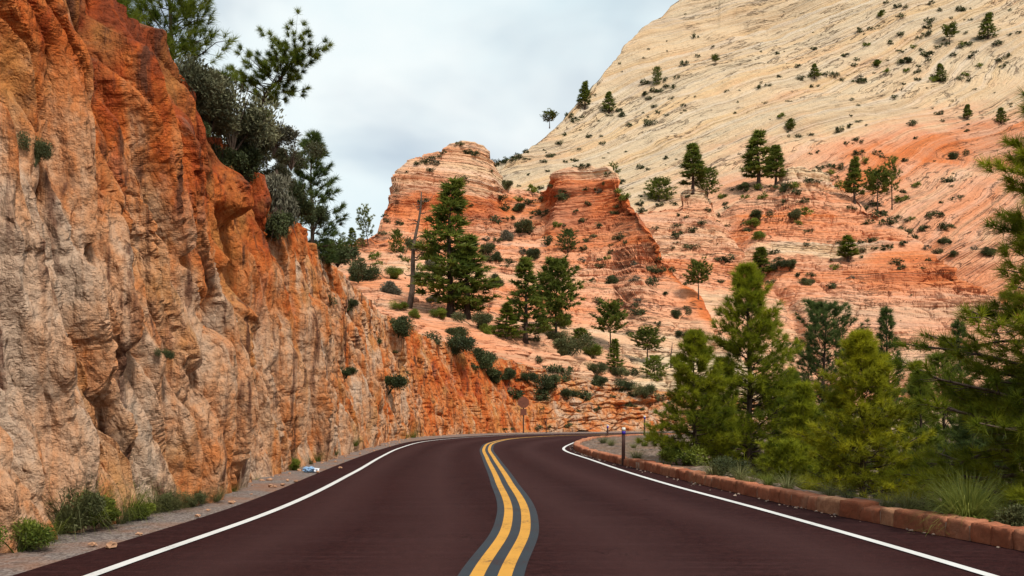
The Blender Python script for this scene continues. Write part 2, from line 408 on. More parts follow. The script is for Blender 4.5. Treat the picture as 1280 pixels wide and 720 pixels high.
def cliff():
    P = L_CLIFF
    arc = np.arange(len(P))*.02
    t = np.gradient(P, axis=0); t /= np.linalg.norm(t, axis=1)[:, None]
    k = 41; ker = np.hanning(501); ker /= ker.sum()
    tp = np.stack([np.convolve(np.pad(t[:, i], 250, 'edge'), ker, 'valid') for i in (0, 1)], 1)
    nrm = np.stack([-tp[:, 1], tp[:, 0]], 1)           # away from the road
    idx, s = [], 0.0
    while s < arc[-1]:
        i = int(s/.02); idx.append(i)
        y = P[i, 1]; s += min(.14, max(.024, .0027*abs(y)))
        if y < 2: s += .1
    idx = np.array(idx); nc = len(idx)
    a = arc[idx]; B = P[idx]; N = nrm[idx]; y = B[:, 1]
    # key values by arc position of far points
    ky = np.interp
    prog = a
    a_at = lambda Y: arc[np.argmin(np.abs(P[:, 1]-Y))]
    kp = [a_at(-14), a_at(9), a_at(14), a_at(20), a_at(28), a_at(36), a_at(45), a_at(54.5), a_at(62.5), a_at(67.3), a_at(70.2), a_at(73), a_at(76), a_at(79), a_at(82)]
    zl = np.interp(prog, kp, [6.7, 6.7, 6.9, 6.8, 7.1, 7.05, 7.4, 6.9, 6.3, 5.8, 5.1, 4.2, 3.2, 2.4, 2.0])
    of = np.interp(prog, kp, [1.1, 1.1, 1.1, 1.2, 1.4, 1.5, 1.6, 1.8, 2.0, 3.2, 6.0, 7.2, 7, 6, 6])
    far = np.clip((prog-a_at(67))/5, 0, 1)
    pl = np.interp(prog, kp, [.16, .16, .16, .16, .16, .17, .19, .19, .18, .18, .14, .09, .05, .03, .03])
    nf, npl = 280, 110
    v = np.concatenate([np.linspace(-.06, 1, nf), np.ones(npl)])[:, None]
    q = np.concatenate([np.zeros(nf), (np.linspace(0, 1, npl+1)[1:])**1.7*46])[:, None]
    A = np.broadcast_to(a, (nf+npl, nc)); far2 = np.broadcast_to(far, A.shape)
    zl = zl+.35*fbm(a*.35, 0, 3, 3)+.12*fbm(a*1.5, 0, 8, 2)
    h = v*zl
    wob = .25*fbm(A*.5, h*.5, 1.3, 3); wob2 = .25*fbm(A*.5, h*.5, 7.7, 3)
    prof = of*(np.clip(v, 0, 1)**1.15)
    # --- wall relief (positive = towards the road)
    lean = h*.22
    f1, e1 = facet(A+wob+lean, h+wob2*2, 1.4, 6.5, 21, 1.6, .4, .10)
    f2, e2 = facet(A+wob*.9+lean, h+wob2*1.5, .55, 2.8, 31, 1.5, .5, .18)
    f3, e3 = facet(A+wob*.4+lean*.6, h+wob2*.8, .24, .75, 41, 1.2, .6)
    f4, e4 = facet(A+wob*.2-lean*.4, h+wob2*.4, .10, .24, 51, 1.2, .6)
    big = .30*fbm(A*.22, h*.14, 4.2, 3)
    flute = .45-np.abs(fbm(A*.95+wob, h*.08, 2.2, 3))*1.6
    f5, e5 = facet(A*.8+h*.5+wob*2, h*.9-A*.4+wob2*2, .9, .8, 57, 1.5, 1, .16)
    rough = np.clip(.5+1.3*fbm(A*.3, h*.3, 12, 3), .15, 1)
    D = .45*big+.50*f1+.50*f2+.26*(flute-.05)+.09*f5*rough
    e1m = np.exp(-e1/.045)*np.clip(.5+1.6*perlin(A*.6, h*.3, 5), 0, 1)
    e2m = np.exp(-e2/.06)*np.clip(.3+1.8*perlin(A*.9, h*.5, 9), 0, 1)
    D -= .55*e1m+.30*e2m
    # long joints and clefts running down the wall
    k1 = np.abs(fbm(A*.50+h*.16+.5*wob, h*.07, 31.7, 3)); k2 = np.abs(fbm(A*1.5+h*.36+wob, h*.09, 12.9, 3)); k3 = np.abs(fbm(A*.8-h*.75+wob*2, h*.5, 44.1, 3))
    D -= .60*np.exp(-k1/.020)*np.clip(.4+1.5*perlin(A*.3, h*.25, 61), 0, 1)+.36*np.exp(-k2/.028)*np.clip(.25+1.7*perlin(A*.5, h*.4, 63), 0, 1)+.10*np.exp(-k3/.020)*np.clip(1.8*perlin(A*.5, h*.5, 67), 0, 1)
    ker = np.array([0, 0, 1, 2, 1, 0, 0.]); ker /= ker.sum()
    def blur(M, ax):
        pad = [(0, 0), (0, 0)]; pad[ax] = (3, 3); Q = np.pad(M, pad, 'edge'); n = M.shape[ax]
        return sum(w*np.take(Q, np.arange(i, i+n), axis=ax) for i, w in enumerate(ker))
    D = blur(blur(D, 1), 0)
    sl = np.abs(np.gradient(D, axis=1))/np.gradient(a)[None]; att = blur(blur(1/(1+(sl/.85)**2), 1), 0)   # steep side faces of the blocks stay plain
    A2 = A+.25*D
    f3, e3 = facet(A2+wob*.5+lean*.6, h+wob2*.8, .26, 1.1, 41, 1.5, .5, .34)
    f4, e4 = facet(A2+wob*.3-lean*.5, h+wob2*.5, .12, .4, 51, 1.4, .6, .4)
    e3m = np.exp(-e3/.08)*np.clip(.1+1.8*perlin(A2*1.3, h*.8, 19), 0, 1)
    DF = (.3+.7*rough)*(.22*f3+.075*f4)-.16*e3m             # applied along the true surface normal below
    DF = (DF+.02*fbm(A2*5, h*3, 1, 4))*att
    # the jutting block with the scoop under it, and the lip that overhangs near the viewer
    def bump(Y, hh, ra, rh): return np.exp(-((A-a_at(Y))/ra)**4-((h-hh)/rh)**4)
    D += .45*bump(16.6, 5.35, .8, .42)-.55*bump(16.2, 4.05, 1.1, .75)-.35*bump(14.4, 6.1, .45, .6)
    D = D*(1-.45*np.clip((v-.86)/.1, 0, 1))
    amp = np.interp(far2, [0, 1], [1, .9])
    D = D*amp*np.clip(.35+h/.9, .35, 1)
    # slabby tumbled slope on the far bend: tilted plates
    fs, es = facet(A*.8+h*.9+wob*2, h*1.3-A*.25, 4.2, 1.5, 61, 1.6)
    fs2, es2 = facet(A+h*.7, h*1.3-A*.2, 1.5, .6, 71, 1.5)
    D = D*(1-.45*far2)+far2*(1.0*fs+.45*fs2-.4*np.exp(-es/.04)-.2*np.exp(-es2/.05))
    top = np.clip(q/1.2, 0, 1)
    X = B[:, 0]+N[:, 0]*(prof+q)-N[:, 0]*D*(1-top*.85)
    Y = B[:, 1]+N[:, 1]*(prof+q)-N[:, 1]*D*(1-top*.85)
    ps, pe = facet(X*.8+Y*.2, Y*.9-X*.1, 3.4, 1.3, 81, 1.3)
    ps2, pe2 = facet(X*.9+Y*.3, Y, 1.1, .5, 91, 1.2)
    Z = h+np.where(q > 0, pl*q*np.clip(q/6, .4, 1)+.6*top*fbm(X*.12, Y*.12, 0, 3)+top*(.38*ps+.2*ps2-.25*np.exp(-pe/.06)), 0)
    Z = Z+(D*.25*far2)*(q == 0)*np.clip(h, 0, 1)
    G = np.stack([X, Y, Z], -1); nn = np.cross(np.gradient(G, axis=1), np.gradient(G, axis=0)); nn /= np.linalg.norm(nn, axis=-1)[..., None]+1e-9
    nn = np.where((nn[..., 0]*N[:, 0]+nn[..., 1]*N[:, 1]-nn[..., 2]*.3 > 0)[..., None], -nn, nn)
    nn = np.stack([blur(blur(nn[..., i], 1), 0) for i in range(3)], -1); nn /= np.linalg.norm(nn, axis=-1)[..., None]+1e-9
    fade = np.clip(.3+h/.9, .3, 1)*(1-far2)*(1-top)
    G = G+nn*(DF*fade)[..., None]; X, Y, Z = G[..., 0], G[..., 1], G[..., 2]
    px = 640+F*X/np.maximum(Y, 3); py = HOR-F*(Z-CAMZ)/np.maximum(Y, 3)
    # iron staining: strong on the upper near wall, pale at the foot, strong again under the far lip
    hf = h/np.maximum(zl, 1)
    nearred = np.clip((hf-.42)*2.6, 0, 1)*np.clip((27-Y)/8, 0, 1)
    red = .30+.50*nearred+.20*np.exp(-((hf-.93)/.10)**2)*(Y < 30)
    mid = np.clip((Y-24)/6, 0, 1)*np.clip((58-Y)/3, 0, 1)
    red = red+mid*.06
    fo = np.clip((Y-52)/4, 0, 1)
    red = red+fo*(.36-.25*np.abs(hf-.6))*np.clip((80-Y)/8, 0, 1)*(1-.75*far2)
    red = red-.12*np.clip((11-Y)/5, 0, 1)*(1-nearred)
    lip = np.clip(q/.6, 0, 1)*np.where(Y > 40, 1, .6)*.9+.0*h
    red = np.where(q > 1, .42, red)
    V = np.stack([X, Y, Z], -1).reshape(-1, 3)
    Fq = grid_faces(nf+npl, nc)
    me = to_mesh('cliff', V, [Fq], M_CLIFF, {'red': red, 'lip': lip}, False)
    tag(link('cliff', me), kind='structure')
    ii = np.arange(0, nf+npl, 3); jj = np.arange(0, nc, 3)
    sub = np.stack([X, Y, Z], -1)[np.ix_(ii, jj)]
    reg('cliff', sub.reshape(-1, 3), grid_faces(len(ii), len(jj)))
cliff()

def smooth_interp(x, xp, fp):
    """monotone-ish cubic through the key columns"""
    xp, fp = np.array(xp, float), np.array(fp, float)
    d = np.diff(fp)/np.diff(xp); m = np.zeros_like(fp)
    m[0], m[-1] = d[0], d[-1]
    for i in range(1, len(fp)-1):
        m[i] = 0 if d[i-1]*d[i] <= 0 else 2*d[i-1]*d[i]/(d[i-1]+d[i])
    x = np.clip(x, xp[0], xp[-1]); i = np.clip(np.searchsorted(xp, x, 'right')-1, 0, len(xp)-2)
    h = xp[i+1]-xp[i]; t = (x-xp[i])/h
    return (2*t**3-3*t**2+1)*fp[i]+(t**3-2*t**2+t)*h*m[i]+(-2*t**3+3*t**2)*fp[i+1]+(t**3-t**2)*h*m[i+1]

def sheet(name, cols, step, rows, back, mat, relief, redf, edge=None):
    """a hillside: cols = {bearing: [(elevation px, distance), ... from foot to crest]}; the far side falls away behind the crest"""
    ks = sorted(cols); nk = len(cols[ks[0]])
    px = np.arange(ks[0], ks[-1]+.1, step); nc = len(px)
    K = np.array([cols[k] for k in ks])                       # columns, knots, 2
    tk = np.concatenate([[0], np.cumsum(np.abs(np.diff(K[:, :, 0], axis=1)).mean(0)+6)]); tk /= tk[-1]
    PYk = np.stack([smooth_interp(px, ks, K[:, j, 0]) for j in range(nk)], 1)
    Dk = np.stack([smooth_interp(px, ks, K[:, j, 1]) for j in range(nk)], 1)
    if edge is not None:                                     # finer crest line
        e = np.interp(px, edge[0], edge[1], left=np.nan, right=np.nan)
        PYk[:, -1] = np.where(np.isnan(e), PYk[:, -1], e)
    t = np.linspace(0, 1, rows)
    zk = CAMZ+(HOR-PYk)/F*Dk
    D = np.stack([smooth_interp(t, tk, Dk[c]) for c in range(nc)], 1)
    Z = np.stack([smooth_interp(t, tk, zk[c]) for c in range(nc)], 1)
    nb = len(back)
    D = np.vstack([D]+[D[-1:]+b[0] for b in back]); Z = np.vstack([Z]+[Z[rows-1:rows]-b[1] for b in back])
    D = np.vstack([D[:1]-9, D[:1]-2, D]); Z = np.vstack([Z[:1]-14, Z[:1]-1.6, Z]); rows += 2      # the foot runs on under the next slope
    X = (px-640)[None]/F*D; Y = D.copy()
    # surface normals
    G = np.stack([X, Y, Z], -1)
    gu, gv = np.gradient(G, axis=1), np.gradient(G, axis=0)
    n = np.cross(gu, gv); n /= np.linalg.norm(n, axis=-1)[..., None]+1e-9
    n *= np.where(n[..., 2:3] < 0, -1, 1)
    PY = HOR-F*(Z-CAMZ)/D
    d = relief(X, Y, Z, np.broadcast_to(px, X.shape), PY)
    red = redf(X, Y, Z, np.broadcast_to(px, X.shape), PY)
    G = G+n*d[..., None]
    V = G.reshape(-1, 3)
    me = to_mesh(name, V, [grid_faces(rows+nb, nc)], mat, {'red': red}, name in ('slickrock_mountain', 'far_ridge'))
    tag(link(name, me), kind='structure')
    ii = np.unique(np.append(np.arange(0, rows+nb, 2), rows-1)); jj = np.arange(0, nc, 2)
    reg(name, G[np.ix_(ii, jj)].reshape(-1, 3), grid_faces(len(ii), len(jj)))

def ledge(s, f):
    """rounded ledges: hard beds stand out, soft ones are cut back"""
    x = perlin(s*f, 3.3, 7.1)
    return np.tanh(x*4)

def sstep(x, a, b): 
    t = np.clip((x-a)/(b-a), 0, 1); return t*t*(3-2*t)

# --- the near red hill with the two buttes
hill_cols = {
 250: [(410, 60), (395, 80), (380, 100), (372, 115), (365, 130)],
 330: [(410, 62), (393, 82), (372, 105), (358, 122), (348, 135)],
 400: [(410, 65), (380, 88), (352, 112), (338, 132), (326, 145)],
 445: [(412, 68), (372, 90), (338, 122), (320, 140), (303, 150)],
 470: [(418, 70), (375, 90), (326, 130), (305, 152), (284, 162)],
 490: [(424, 72), (382, 90), (315, 140), (280, 165), (242, 178)],
 505: [(428, 72), (386, 90), (308, 146), (264, 172), (212, 185)],
 545: [(436, 74), (396, 90), (300, 154), (254, 176), (192, 192)],
 590: [(444, 76), (406, 90), (298, 158), (250, 180), (179, 194)],
 612: [(448, 77), (410, 90), (298, 160), (252, 182), (192, 197)],
 622: [(450, 78), (414, 90), (300, 160), (258, 184), (224, 199)],
 645: [(456, 78), (420, 90), (312, 154), (270, 182), (240, 204)],
 680: [(468, 79), (430, 90), (326, 146), (275, 174), (243, 204)],
 692: [(470, 79), (434, 91), (328, 144), (266, 168), (219, 176)],
 730: [(478, 80), (440, 92), (330, 140), (262, 165), (212, 175)],
 765: [(486, 80), (448, 93), (340, 134), (266, 160), (216, 170)],
 780: [(488, 80), (452, 93), (358, 124), (286, 150), (240, 164)],
 797: [(490, 80), (456, 94), (382, 113), (310, 138), (258, 156)],
 820: [(495, 80), (464, 92), (408, 106), (355, 124), (312, 138)],
 850: [(500, 80), (472, 90), (430, 102), (392, 114), (358, 126)],
 890: [(505, 80), (485, 88), (458, 94), (432, 102), (405, 112)],
 930: [(510, 80), (497, 86), (482, 90), (470, 94), (455, 100)],
 1000: [(520, 80), (516, 84), (512, 87), (508, 90), (504, 94)],
 1400: [(530, 80), (528, 84), (527, 87), (526, 90), (524, 94)],
}
hill_edge = ([400, 432, 445, 455, 468, 478, 486, 492, 500, 512, 522, 535, 548, 556, 566, 578, 590, 602, 610, 616, 621, 626, 634, 645, 660, 676, 684, 689, 693, 700, 715, 735, 755, 766, 772, 778, 786, 797, 803, 812, 824, 838, 850, 870, 890, 910, 930],
             [326, 309, 303, 299, 287, 268, 248, 238, 216, 207, 200, 194, 190, 185, 181, 179, 178, 182, 186, 198, 212, 227, 234, 239, 243, 246, 240, 228, 217, 214, 212, 211, 211, 215, 226, 238, 247, 260, 271, 288, 310, 334, 352, 376, 402, 430, 455])
def hill_relief(X, Y, Z, px, py):
    s = Z+.9*fbm(X*.05, Y*.05, Z*.05, 3)-.03*X
    but = np.maximum(sstep(py, 268, 240)*sstep(px, 470, 490)*sstep(px, 640, 620), sstep(py, 300, 250)*sstep(px, 680, 692)*sstep(px, 800, 780))
    loc = np.clip(.5+1.3*fbm(X*.06, Y*.06, Z*.1, 3), 0, 1)
    d = (.55*ledge(s, .33)+.28*ledge(s, .9)+.12*ledge(s, 2.3))*(.25+.65*loc+.7*but)
    d += 1.1*fbm(X*.04, Y*.04, Z*.04, 4)+.28*fbm(X*.3, Y*.3, Z*.3, 4)
    # cracks running down the fall line
    d -= .7*np.exp(-np.abs(fbm(X*.09+Z*.02, Y*.02, 0, 3))/.03)*(loc > .3)
    f, e = facet(X+Y*.3, s*1.6, 4.5, 1.7, 15, 1.2); g2, e2 = facet(X+Y*.3, s*1.6, 1.7, .7, 16, 1.2)
    d += (.9*(f*.8-np.exp(-e/.07))+.35*(g2-.8*np.exp(-e2/.09)))*np.clip(loc*1.3-.05, .1, 1)*(1-.6*but)
    return d*np.clip(Y/130, .4, 1.1)
def hill_red(X, Y, Z, px, py):
    r = .60+.22*fbm(X*.03, Y*.03, Z*.06, 4)
    w = 6*fbm(X*.05, Y*.05, 0, 3)
    b = sstep(px, 462, 485)*sstep(px, 650, 625)
    r = r+b*(.30*sstep(py, 288, 268)*sstep(py+w, 236, 248)-.26*sstep(py+w, 252, 236))
    m = sstep(px, 676, 690)*sstep(px, 815, 785)
    r = r+m*(.27*sstep(py+w, 332, 285)*sstep(py+w*.4, 222, 231)-.32*sstep(py+w*.4, 231, 222))
    r = r-.06*sstep(py, 330, 410)-.22*sstep(py+w, 432, 455)*sstep(px, 760, 810)
    r = r+.14*sstep(px, 640, 700)*sstep(py, 300, 260)*(1-m)
    ed = np.interp(px, hill_edge[0], hill_edge[1])
    r = r+.26*np.exp(-((py-ed)/15)**2)*sstep(px, 790, 805)*sstep(px, 905, 880)
    return np.clip(r, .02, 1)
sheet('red_hillside', hill_cols, 1.35, 330, [(1.5, .4), (5, 3), (14, 13), (40, 40)], M_HILL, hill_relief, hill_red, hill_edge)

# --- the terraced pink bench under the big slope
terr_cols = {
 640: [(470, 92), (420, 120), (350, 165), (300, 195), (275, 212)],
 760: [(480, 90), (430, 118), (350, 165), (300, 195), (268, 215)],
 800: [(490, 90), (440, 115), (355, 162), (300, 196), (262, 216)],
 860: [(500, 90), (450, 114), (365, 160), (300, 195), (240, 222)],
 895: [(505, 90), (455, 114), (370, 160), (300, 196), (244, 224)],
 930: [(510, 90), (460, 114), (372, 160), (300, 198), (248, 226)],
 985: [(518, 90), (465, 114), (372, 160), (296, 200), (220, 232)],
 1030: [(525, 88), (468, 112), (375, 158), (300, 198), (222, 232)],
 1060: [(530, 88), (470, 112), (380, 156), (305, 196), (238, 228)],
 1100: [(540, 86), (476, 110), (392, 150), (322, 186), (268, 212)],
 1150: [(550, 84), (482, 106), (405, 142), (348, 172), (306, 192)],
 1215: [(560, 82), (490, 100), (425, 130), (385, 150), (354, 165)],
 1300: [(575, 80), (505, 95), (455, 115), (425, 130), (400, 142)],
 1500: [(585, 78), (530, 92), (490, 108), (470, 120), (455, 130)],
}
terr_edge = ([760, 800, 830, 846, 852, 862, 880, 892, 898, 912, 930, 950, 965, 978, 986, 1000, 1020, 1032, 1040, 1058, 1072, 1090, 1110, 1150, 1180, 1215, 1300],
             [268, 262, 256, 250, 241, 238, 237, 241, 250, 252, 248, 240, 236, 224, 215, 212, 214, 222, 231, 236, 246, 260, 274, 305, 328, 354, 400])
def terr_relief(X, Y, Z, px, py):
    s = Z+1.2*fbm(X*.04, Y*.04, Z*.04, 3)+.02*X
    loc = np.clip(.45+1.4*fbm(X*.035, Y*.035, Z*.08, 3)+.5*sstep(py, 345, 300), 0, 1)
    d = (.9*ledge(s, .26)+.5*ledge(s, .7)+.2*ledge(s, 1.9))*(.15+.85*loc)
    d += 1.6*fbm(X*.03, Y*.03, Z*.03, 4)+.3*fbm(X*.25, Y*.25, Z*.25, 4)
    gx = np.interp(py, [240, 262, 330, 372, 430, 470], [896, 908, 946, 985, 1010, 1030])      # the brushy gully
    d -= 2.6*np.exp(-((px-gx)/9)**2)
    f, e = facet(X+Y*.2, s*1.3, 6, 2.2, 17, 1.2)
    g2, e2 = facet(X+Y*.2, s*1.3, 2.4, .9, 18, 1.2)
    d += (1.1*(f*.8-np.exp(-e/.06))+.45*(g2-.8*np.exp(-e2/.08)))*np.clip(loc*1.3-.1, .05, 1)
    return d
def terr_red(X, Y, Z, px, py):
    r = .50+.15*fbm(X*.02, Y*.02, Z*.07, 4)
    w = 10*fbm(X*.03, Y*.03, 0, 3)
    r = r+.17*sstep(px, 905, 935)*sstep(px+(py-260)*-.9, 1110, 1080)*sstep(py+w, 252, 268)*sstep(py+w, 306, 294)
    r = r-.26*sstep(py+w*.5, 250, 232)
    r = r-.13*sstep(px, 940, 975)*sstep(px, 1130, 1080)*sstep(py+w, 300, 306)*sstep(py+w, 330, 318)
    r = r-.10*sstep(px, 780, 810)*sstep(px, 925, 900)*sstep(py, 310, 290)
    r = r+.16*sstep(py+w, 308, 325)*sstep(py+w, 380, 345)
    r = r+.12*sstep(px, 1070, 1100)*sstep(py, 290, 310)*sstep(py+w, 400, 350)
    return np.clip(r, .05, 1)
sheet('terraced_bench', terr_cols, 1.5, 320, [(2, .5), (7, 4), (16, 14)], M_TERR, terr_relief, terr_red, terr_edge)

# --- the big cross-bedded slope that leaves the frame
mtn_cols = {
 560: [(330, 215), (310, 240), (290, 265), (275, 285), (262, 300)],
 600: [(330, 215), (300, 240), (270, 268), (252, 290), (236, 305)],
 632: [(330, 215), (295, 242), (262, 272), (236, 300), (213, 318)],
 700: [(335, 215), (285, 248), (232, 295), (188, 335), (148, 362)],
 770: [(335, 215), (272, 252), (205, 315), (135, 378), (72, 420)],
 845: [(335, 215), (262, 255), (180, 330), (88, 410), (0, 470)],
 950: [(340, 212), (258, 252), (170, 335), (50, 435), (-95, 540)],
 1060: [(355, 208), (262, 248), (170, 335), (30, 445), (-150, 580)],
 1160: [(390, 195), (300, 225), (200, 305), (40, 430), (-170, 590)],
 1300: [(445, 180), (345, 205), (225, 285), (50, 415), (-180, 590)],
 1500: [(470, 175), (380, 200), (260, 270), (80, 390), (-170, 570)],
}
mtn_edge = ([600, 620, 632, 645, 658, 672, 684, 700, 716, 735, 752, 770, 786, 800, 815, 830, 845, 860, 900], [237, 226, 214, 201, 188, 177, 164, 148, 130, 108, 92, 73, 55, 41, 28, 15, 0, -13, -48])
def mtn_relief(X, Y, Z, px, py):
    s = Z-.50*X+6*fbm(X*.008, Y*.008, Z*.01, 3)
    low = sstep(py, 225, 285)*sstep(px, 1000, 1100)
    d = (.9*ledge(s, .06)+.55*ledge(s, .16)+.22*ledge(s, .5))*(1-.6*low)*(.3+.9*np.clip(.5+fbm(X*.012, Y*.012, Z*.02, 3), 0, 1))
    s2 = Z+1.0*fbm(X*.03, Y*.03, Z*.03, 3)
    d += low*(.9*ledge(s2, .22)+.5*ledge(s2, .6))
    d += 3.2*fbm(X*.011, Y*.011, Z*.011, 4)+.5*fbm(X*.1, Y*.1, Z*.1, 4)
    # long cracks and small overhangs
    c = np.abs(fbm(X*.012+3, Y*.006, (Z-.3*X)*.05, 3))
    d -= 1.1*np.exp(-c/.018)*np.clip(.3+1.5*perlin(X*.02, Y*.02, 4), 0, 1)
    c2 = np.abs(fbm(X*.02, Y*.01, (Z-.5*X)*.11, 3)); d -= .8*np.exp(-c2/.02)*np.clip(1.6*perlin(X*.025, Y*.025, 9), 0, 1)
    return 1.25*d*np.clip((HOR-py+60)/200, .3, 1)
def mtn_red(X, Y, Z, px, py):
    w = 16*fbm(X*.02, Y*.02, Z*.02, 4)
    line = np.interp(px, [600, 780, 900, 1000, 1100, 1200, 1280, 1500], [330, 255, 206, 190, 162, 140, 128, 120])
    r = .12+.12*fbm(X*.015, Y*.015, Z*.03, 4)
    r = r+.36*sstep(py+w, line-52, line+40)+.22*sstep(px, 1010, 1080)*sstep(py+w, line+8, line+28)*sstep(py+w, line+88, line+50)
    r = r+.08*sstep(py+w, line+85, line+110)*sstep(px, 1000, 1100)
    return np.clip(r, 0, 1)
sheet('slickrock_mountain', mtn_cols, 1.7, 360, [(4, .6), (14, 6), (40, 30), (120, 110)], M_MTN, mtn_relief, mtn_red, mtn_edge)

# --- a yellow far ridge behind the saddle
far_cols = {540: [(300, 340), (240, 380), (215, 410)], 610: [(300, 340), (235, 380), (206, 410)], 640: [(300, 340), (225, 380), (197, 410)],
            665: [(300, 340), (220, 385), (190, 412)], 720: [(300, 340), (220, 385), (186, 415)], 800: [(300, 340), (240, 385), (200, 415)]}
sheet('far_ridge', far_cols, 2.5, 60, [(10, 3), (60, 30)], M_FAR, lambda X, Y, Z, px, py: 1.5*fbm(X*.05, Y*.05, Z*.05, 3), lambda X, Y, Z, px, py: .16+0*X)

# --- roadside verge inside the kerb, dropping into the valley
def verge():
    xs = np.concatenate([np.arange(1.4, 9, .14), np.arange(9, 20, .4), np.arange(20, 75, 1.5)]); ys = np.concatenate([np.arange(-12, 4, .5), np.arange(4, 60, .16), np.arange(60, 70, .6)])
    X, Y = np.meshgrid(xs, ys); P = np.stack([X.ravel(), Y.ravel()], 1)
    K = KR[::3]; T = np.gradient(K, axis=0); T /= np.linalg.norm(T, axis=1)[:, None]
    best = np.full(len(P), 1e9); sign = np.zeros(len(P))
    for i in range(len(K)):
        d = P-K[i]; dd = (d**2).sum(1); m = dd < best
        best[m] = dd[m]; sign[m] = (d[m, 0]*T[i, 1]-d[m, 1]*T[i, 0])
    q = np.sqrt(best)*np.sign(sign)
    flat = np.interp(P[:, 1], [0, 14, 20, 26, 33, 45, 70], [.5, .7, 1.1, 2.4, 4.5, 7, 5])
    z = np.where(q < .02, -.30, .10+.05*fbm(P[:, 0]*1.2, P[:, 1]*1.2, 0, 4)+.02*np.clip(q, 0, 1.5))
    fall = np.clip(q-flat, 0, None)
    z = z-np.minimum(6.5, .42*fall**1.05)+np.clip(fall/3, 0, 1)*.5*fbm(P[:, 0]*.25, P[:, 1]*.25, 2, 4)
    V = np.column_stack([P, z]); Fq = grid_faces(len(ys), len(xs))
    tag(link('verge', to_mesh('verge', V, [Fq], M_VERGE)), kind='structure')
    reg('verge', V, Fq)
verge()
g = 2600.0
tag(link('ground', to_mesh('ground', [(-g, -g, -9), (g, -g, -9), (g, g, -9), (-g, g, -9)], [[(0, 1, 2, 3)]], M_GROUND, smooth=False)), kind='structure')

CAM = Vector((0, 0, CAMZ))
def hit(px, py, only=None):
    d = Vector(((px-640)/F, 1, (HOR-py)/F)).normalized(); best = None
    for n, b in BV:
        if only and n not in only: continue
        r = b.ray_cast(CAM, d)
        if r[0] is not None and (best is None or r[3] < best[1]): best = (r[0], r[3], n)
    return best
def ground(x, y, only=None):
    best = None
    for n, b in BV:
        if only and n not in only: continue
        r = b.ray_cast(Vector((x, y, 400)), Vector((0, 0, -1)))
        if r[0] is not None and (best is None or r[0].z > best): best = r[0].z
    return best if best is not None else 0.0

# ------------------------------------------------------------------ kerb, posts, signs, litter
def kerb():
    mb = MB(); K = KR; s = np.concatenate([[0], np.cumsum(np.hypot(*np.diff(K, axis=0).T))])
    T = np.gradient(K, axis=0); T /= np.linalg.norm(T, axis=1)[:, None]
    q = s[np.argmin(np.abs(K[:, 1]-2))]
    end = s[np.argmin(np.abs(K[:, 0]-26)+(K[:, 1] < 50)*99)]
    import bmesh
    while q < end:
        L = RNG.choice([.26, .34, .42, .55, .70], p=[.2, .25, .25, .2, .1])*RNG.uniform(.9, 1.1)
        c = q+L/2; x, y = np.interp(c, s, K[:, 0]), np.interp(c, s, K[:, 1])
        tx, ty = np.interp(c, s, T[:, 0]), np.interp(c, s, T[:, 1])
        top = .185+RNG.normal()*.010; w = .12+RNG.normal()*.009; yw = RNG.normal()*.02; tx, ty = tx-ty*yw, ty+tx*yw
        lx, ly, lz = L/2-.002, w, (top+.06)/2
        nx, ny, nz = 5, 4, 4                                # a worn block: rounded, slightly lumpy
        bm = bmesh.new(); bmesh.ops.create_cube(bm, size=2)
        bmesh.ops.subdivide_edges(bm, edges=bm.edges[:], cuts=4, use_grid_fill=True)
        V = np.array([v.co[:] for v in bm.verts]); T4 = [[v.index for v in f.verts] for f in bm.faces]
        bm.free()
        h = np.array([lx, ly, lz]); W = V*h
        rr = np.array([.016, .018, .02]); core = np.clip(W, -(h-rr), h-rr); dd = (W-core)/rr
        n = np.linalg.norm(dd, axis=1)[:, None]; W = core+dd/np.maximum(n, 1)*rr
        o = RNG.uniform(0, 99)
        W += V*(.014*fbm(W[:, 0]*7+o, W[:, 1]*7, W[:, 2]*7+o, 3))[:, None]
        P = np.column_stack([x+W[:, 0]*tx+W[:, 1]*ty, y+W[:, 0]*ty-W[:, 1]*tx, W[:, 2]+lz-.06])
        mb.add(P, [[t for t in T4 if len(t) == 3], [t for t in T4 if len(t) == 4]])
        q += L+RNG.uniform(.002, .010)
    o = empty('stone_kerb', (4.5, 7, 0))
    tag(o, 'low kerb of rough red sandstone blocks along the right side of the road', 'kerb')
    k = link('kerb_stones', mb.mesh('kerb_stones', M_KERB, smooth=True), o); k.location = (-4.5, -7, 0)
    a = offs(K, -.10); b = offs(K, .10); n = len(K)
    V = np.vstack([np.column_stack([a, np.full(n, .0)]), np.column_stack([a, np.full(n, .14)]), np.column_stack([b, np.full(n, .14)]), np.column_stack([b, np.full(n, -.05)])])
    jj = np.where((s < end) & (K[:, 1] > 2) | (s < end) & (K[:, 0] > 5.2))[0]; V = V.reshape(4, n, 3)[:, jj].reshape(-1, 3)
    mo = link('mortar', to_mesh('mortar', V, [grid_faces(4, len(jj))], simple('kerb_mortar', (.30, .20, .14), .95)), o); mo.location = (-4.5, -7, 0)
kerb()

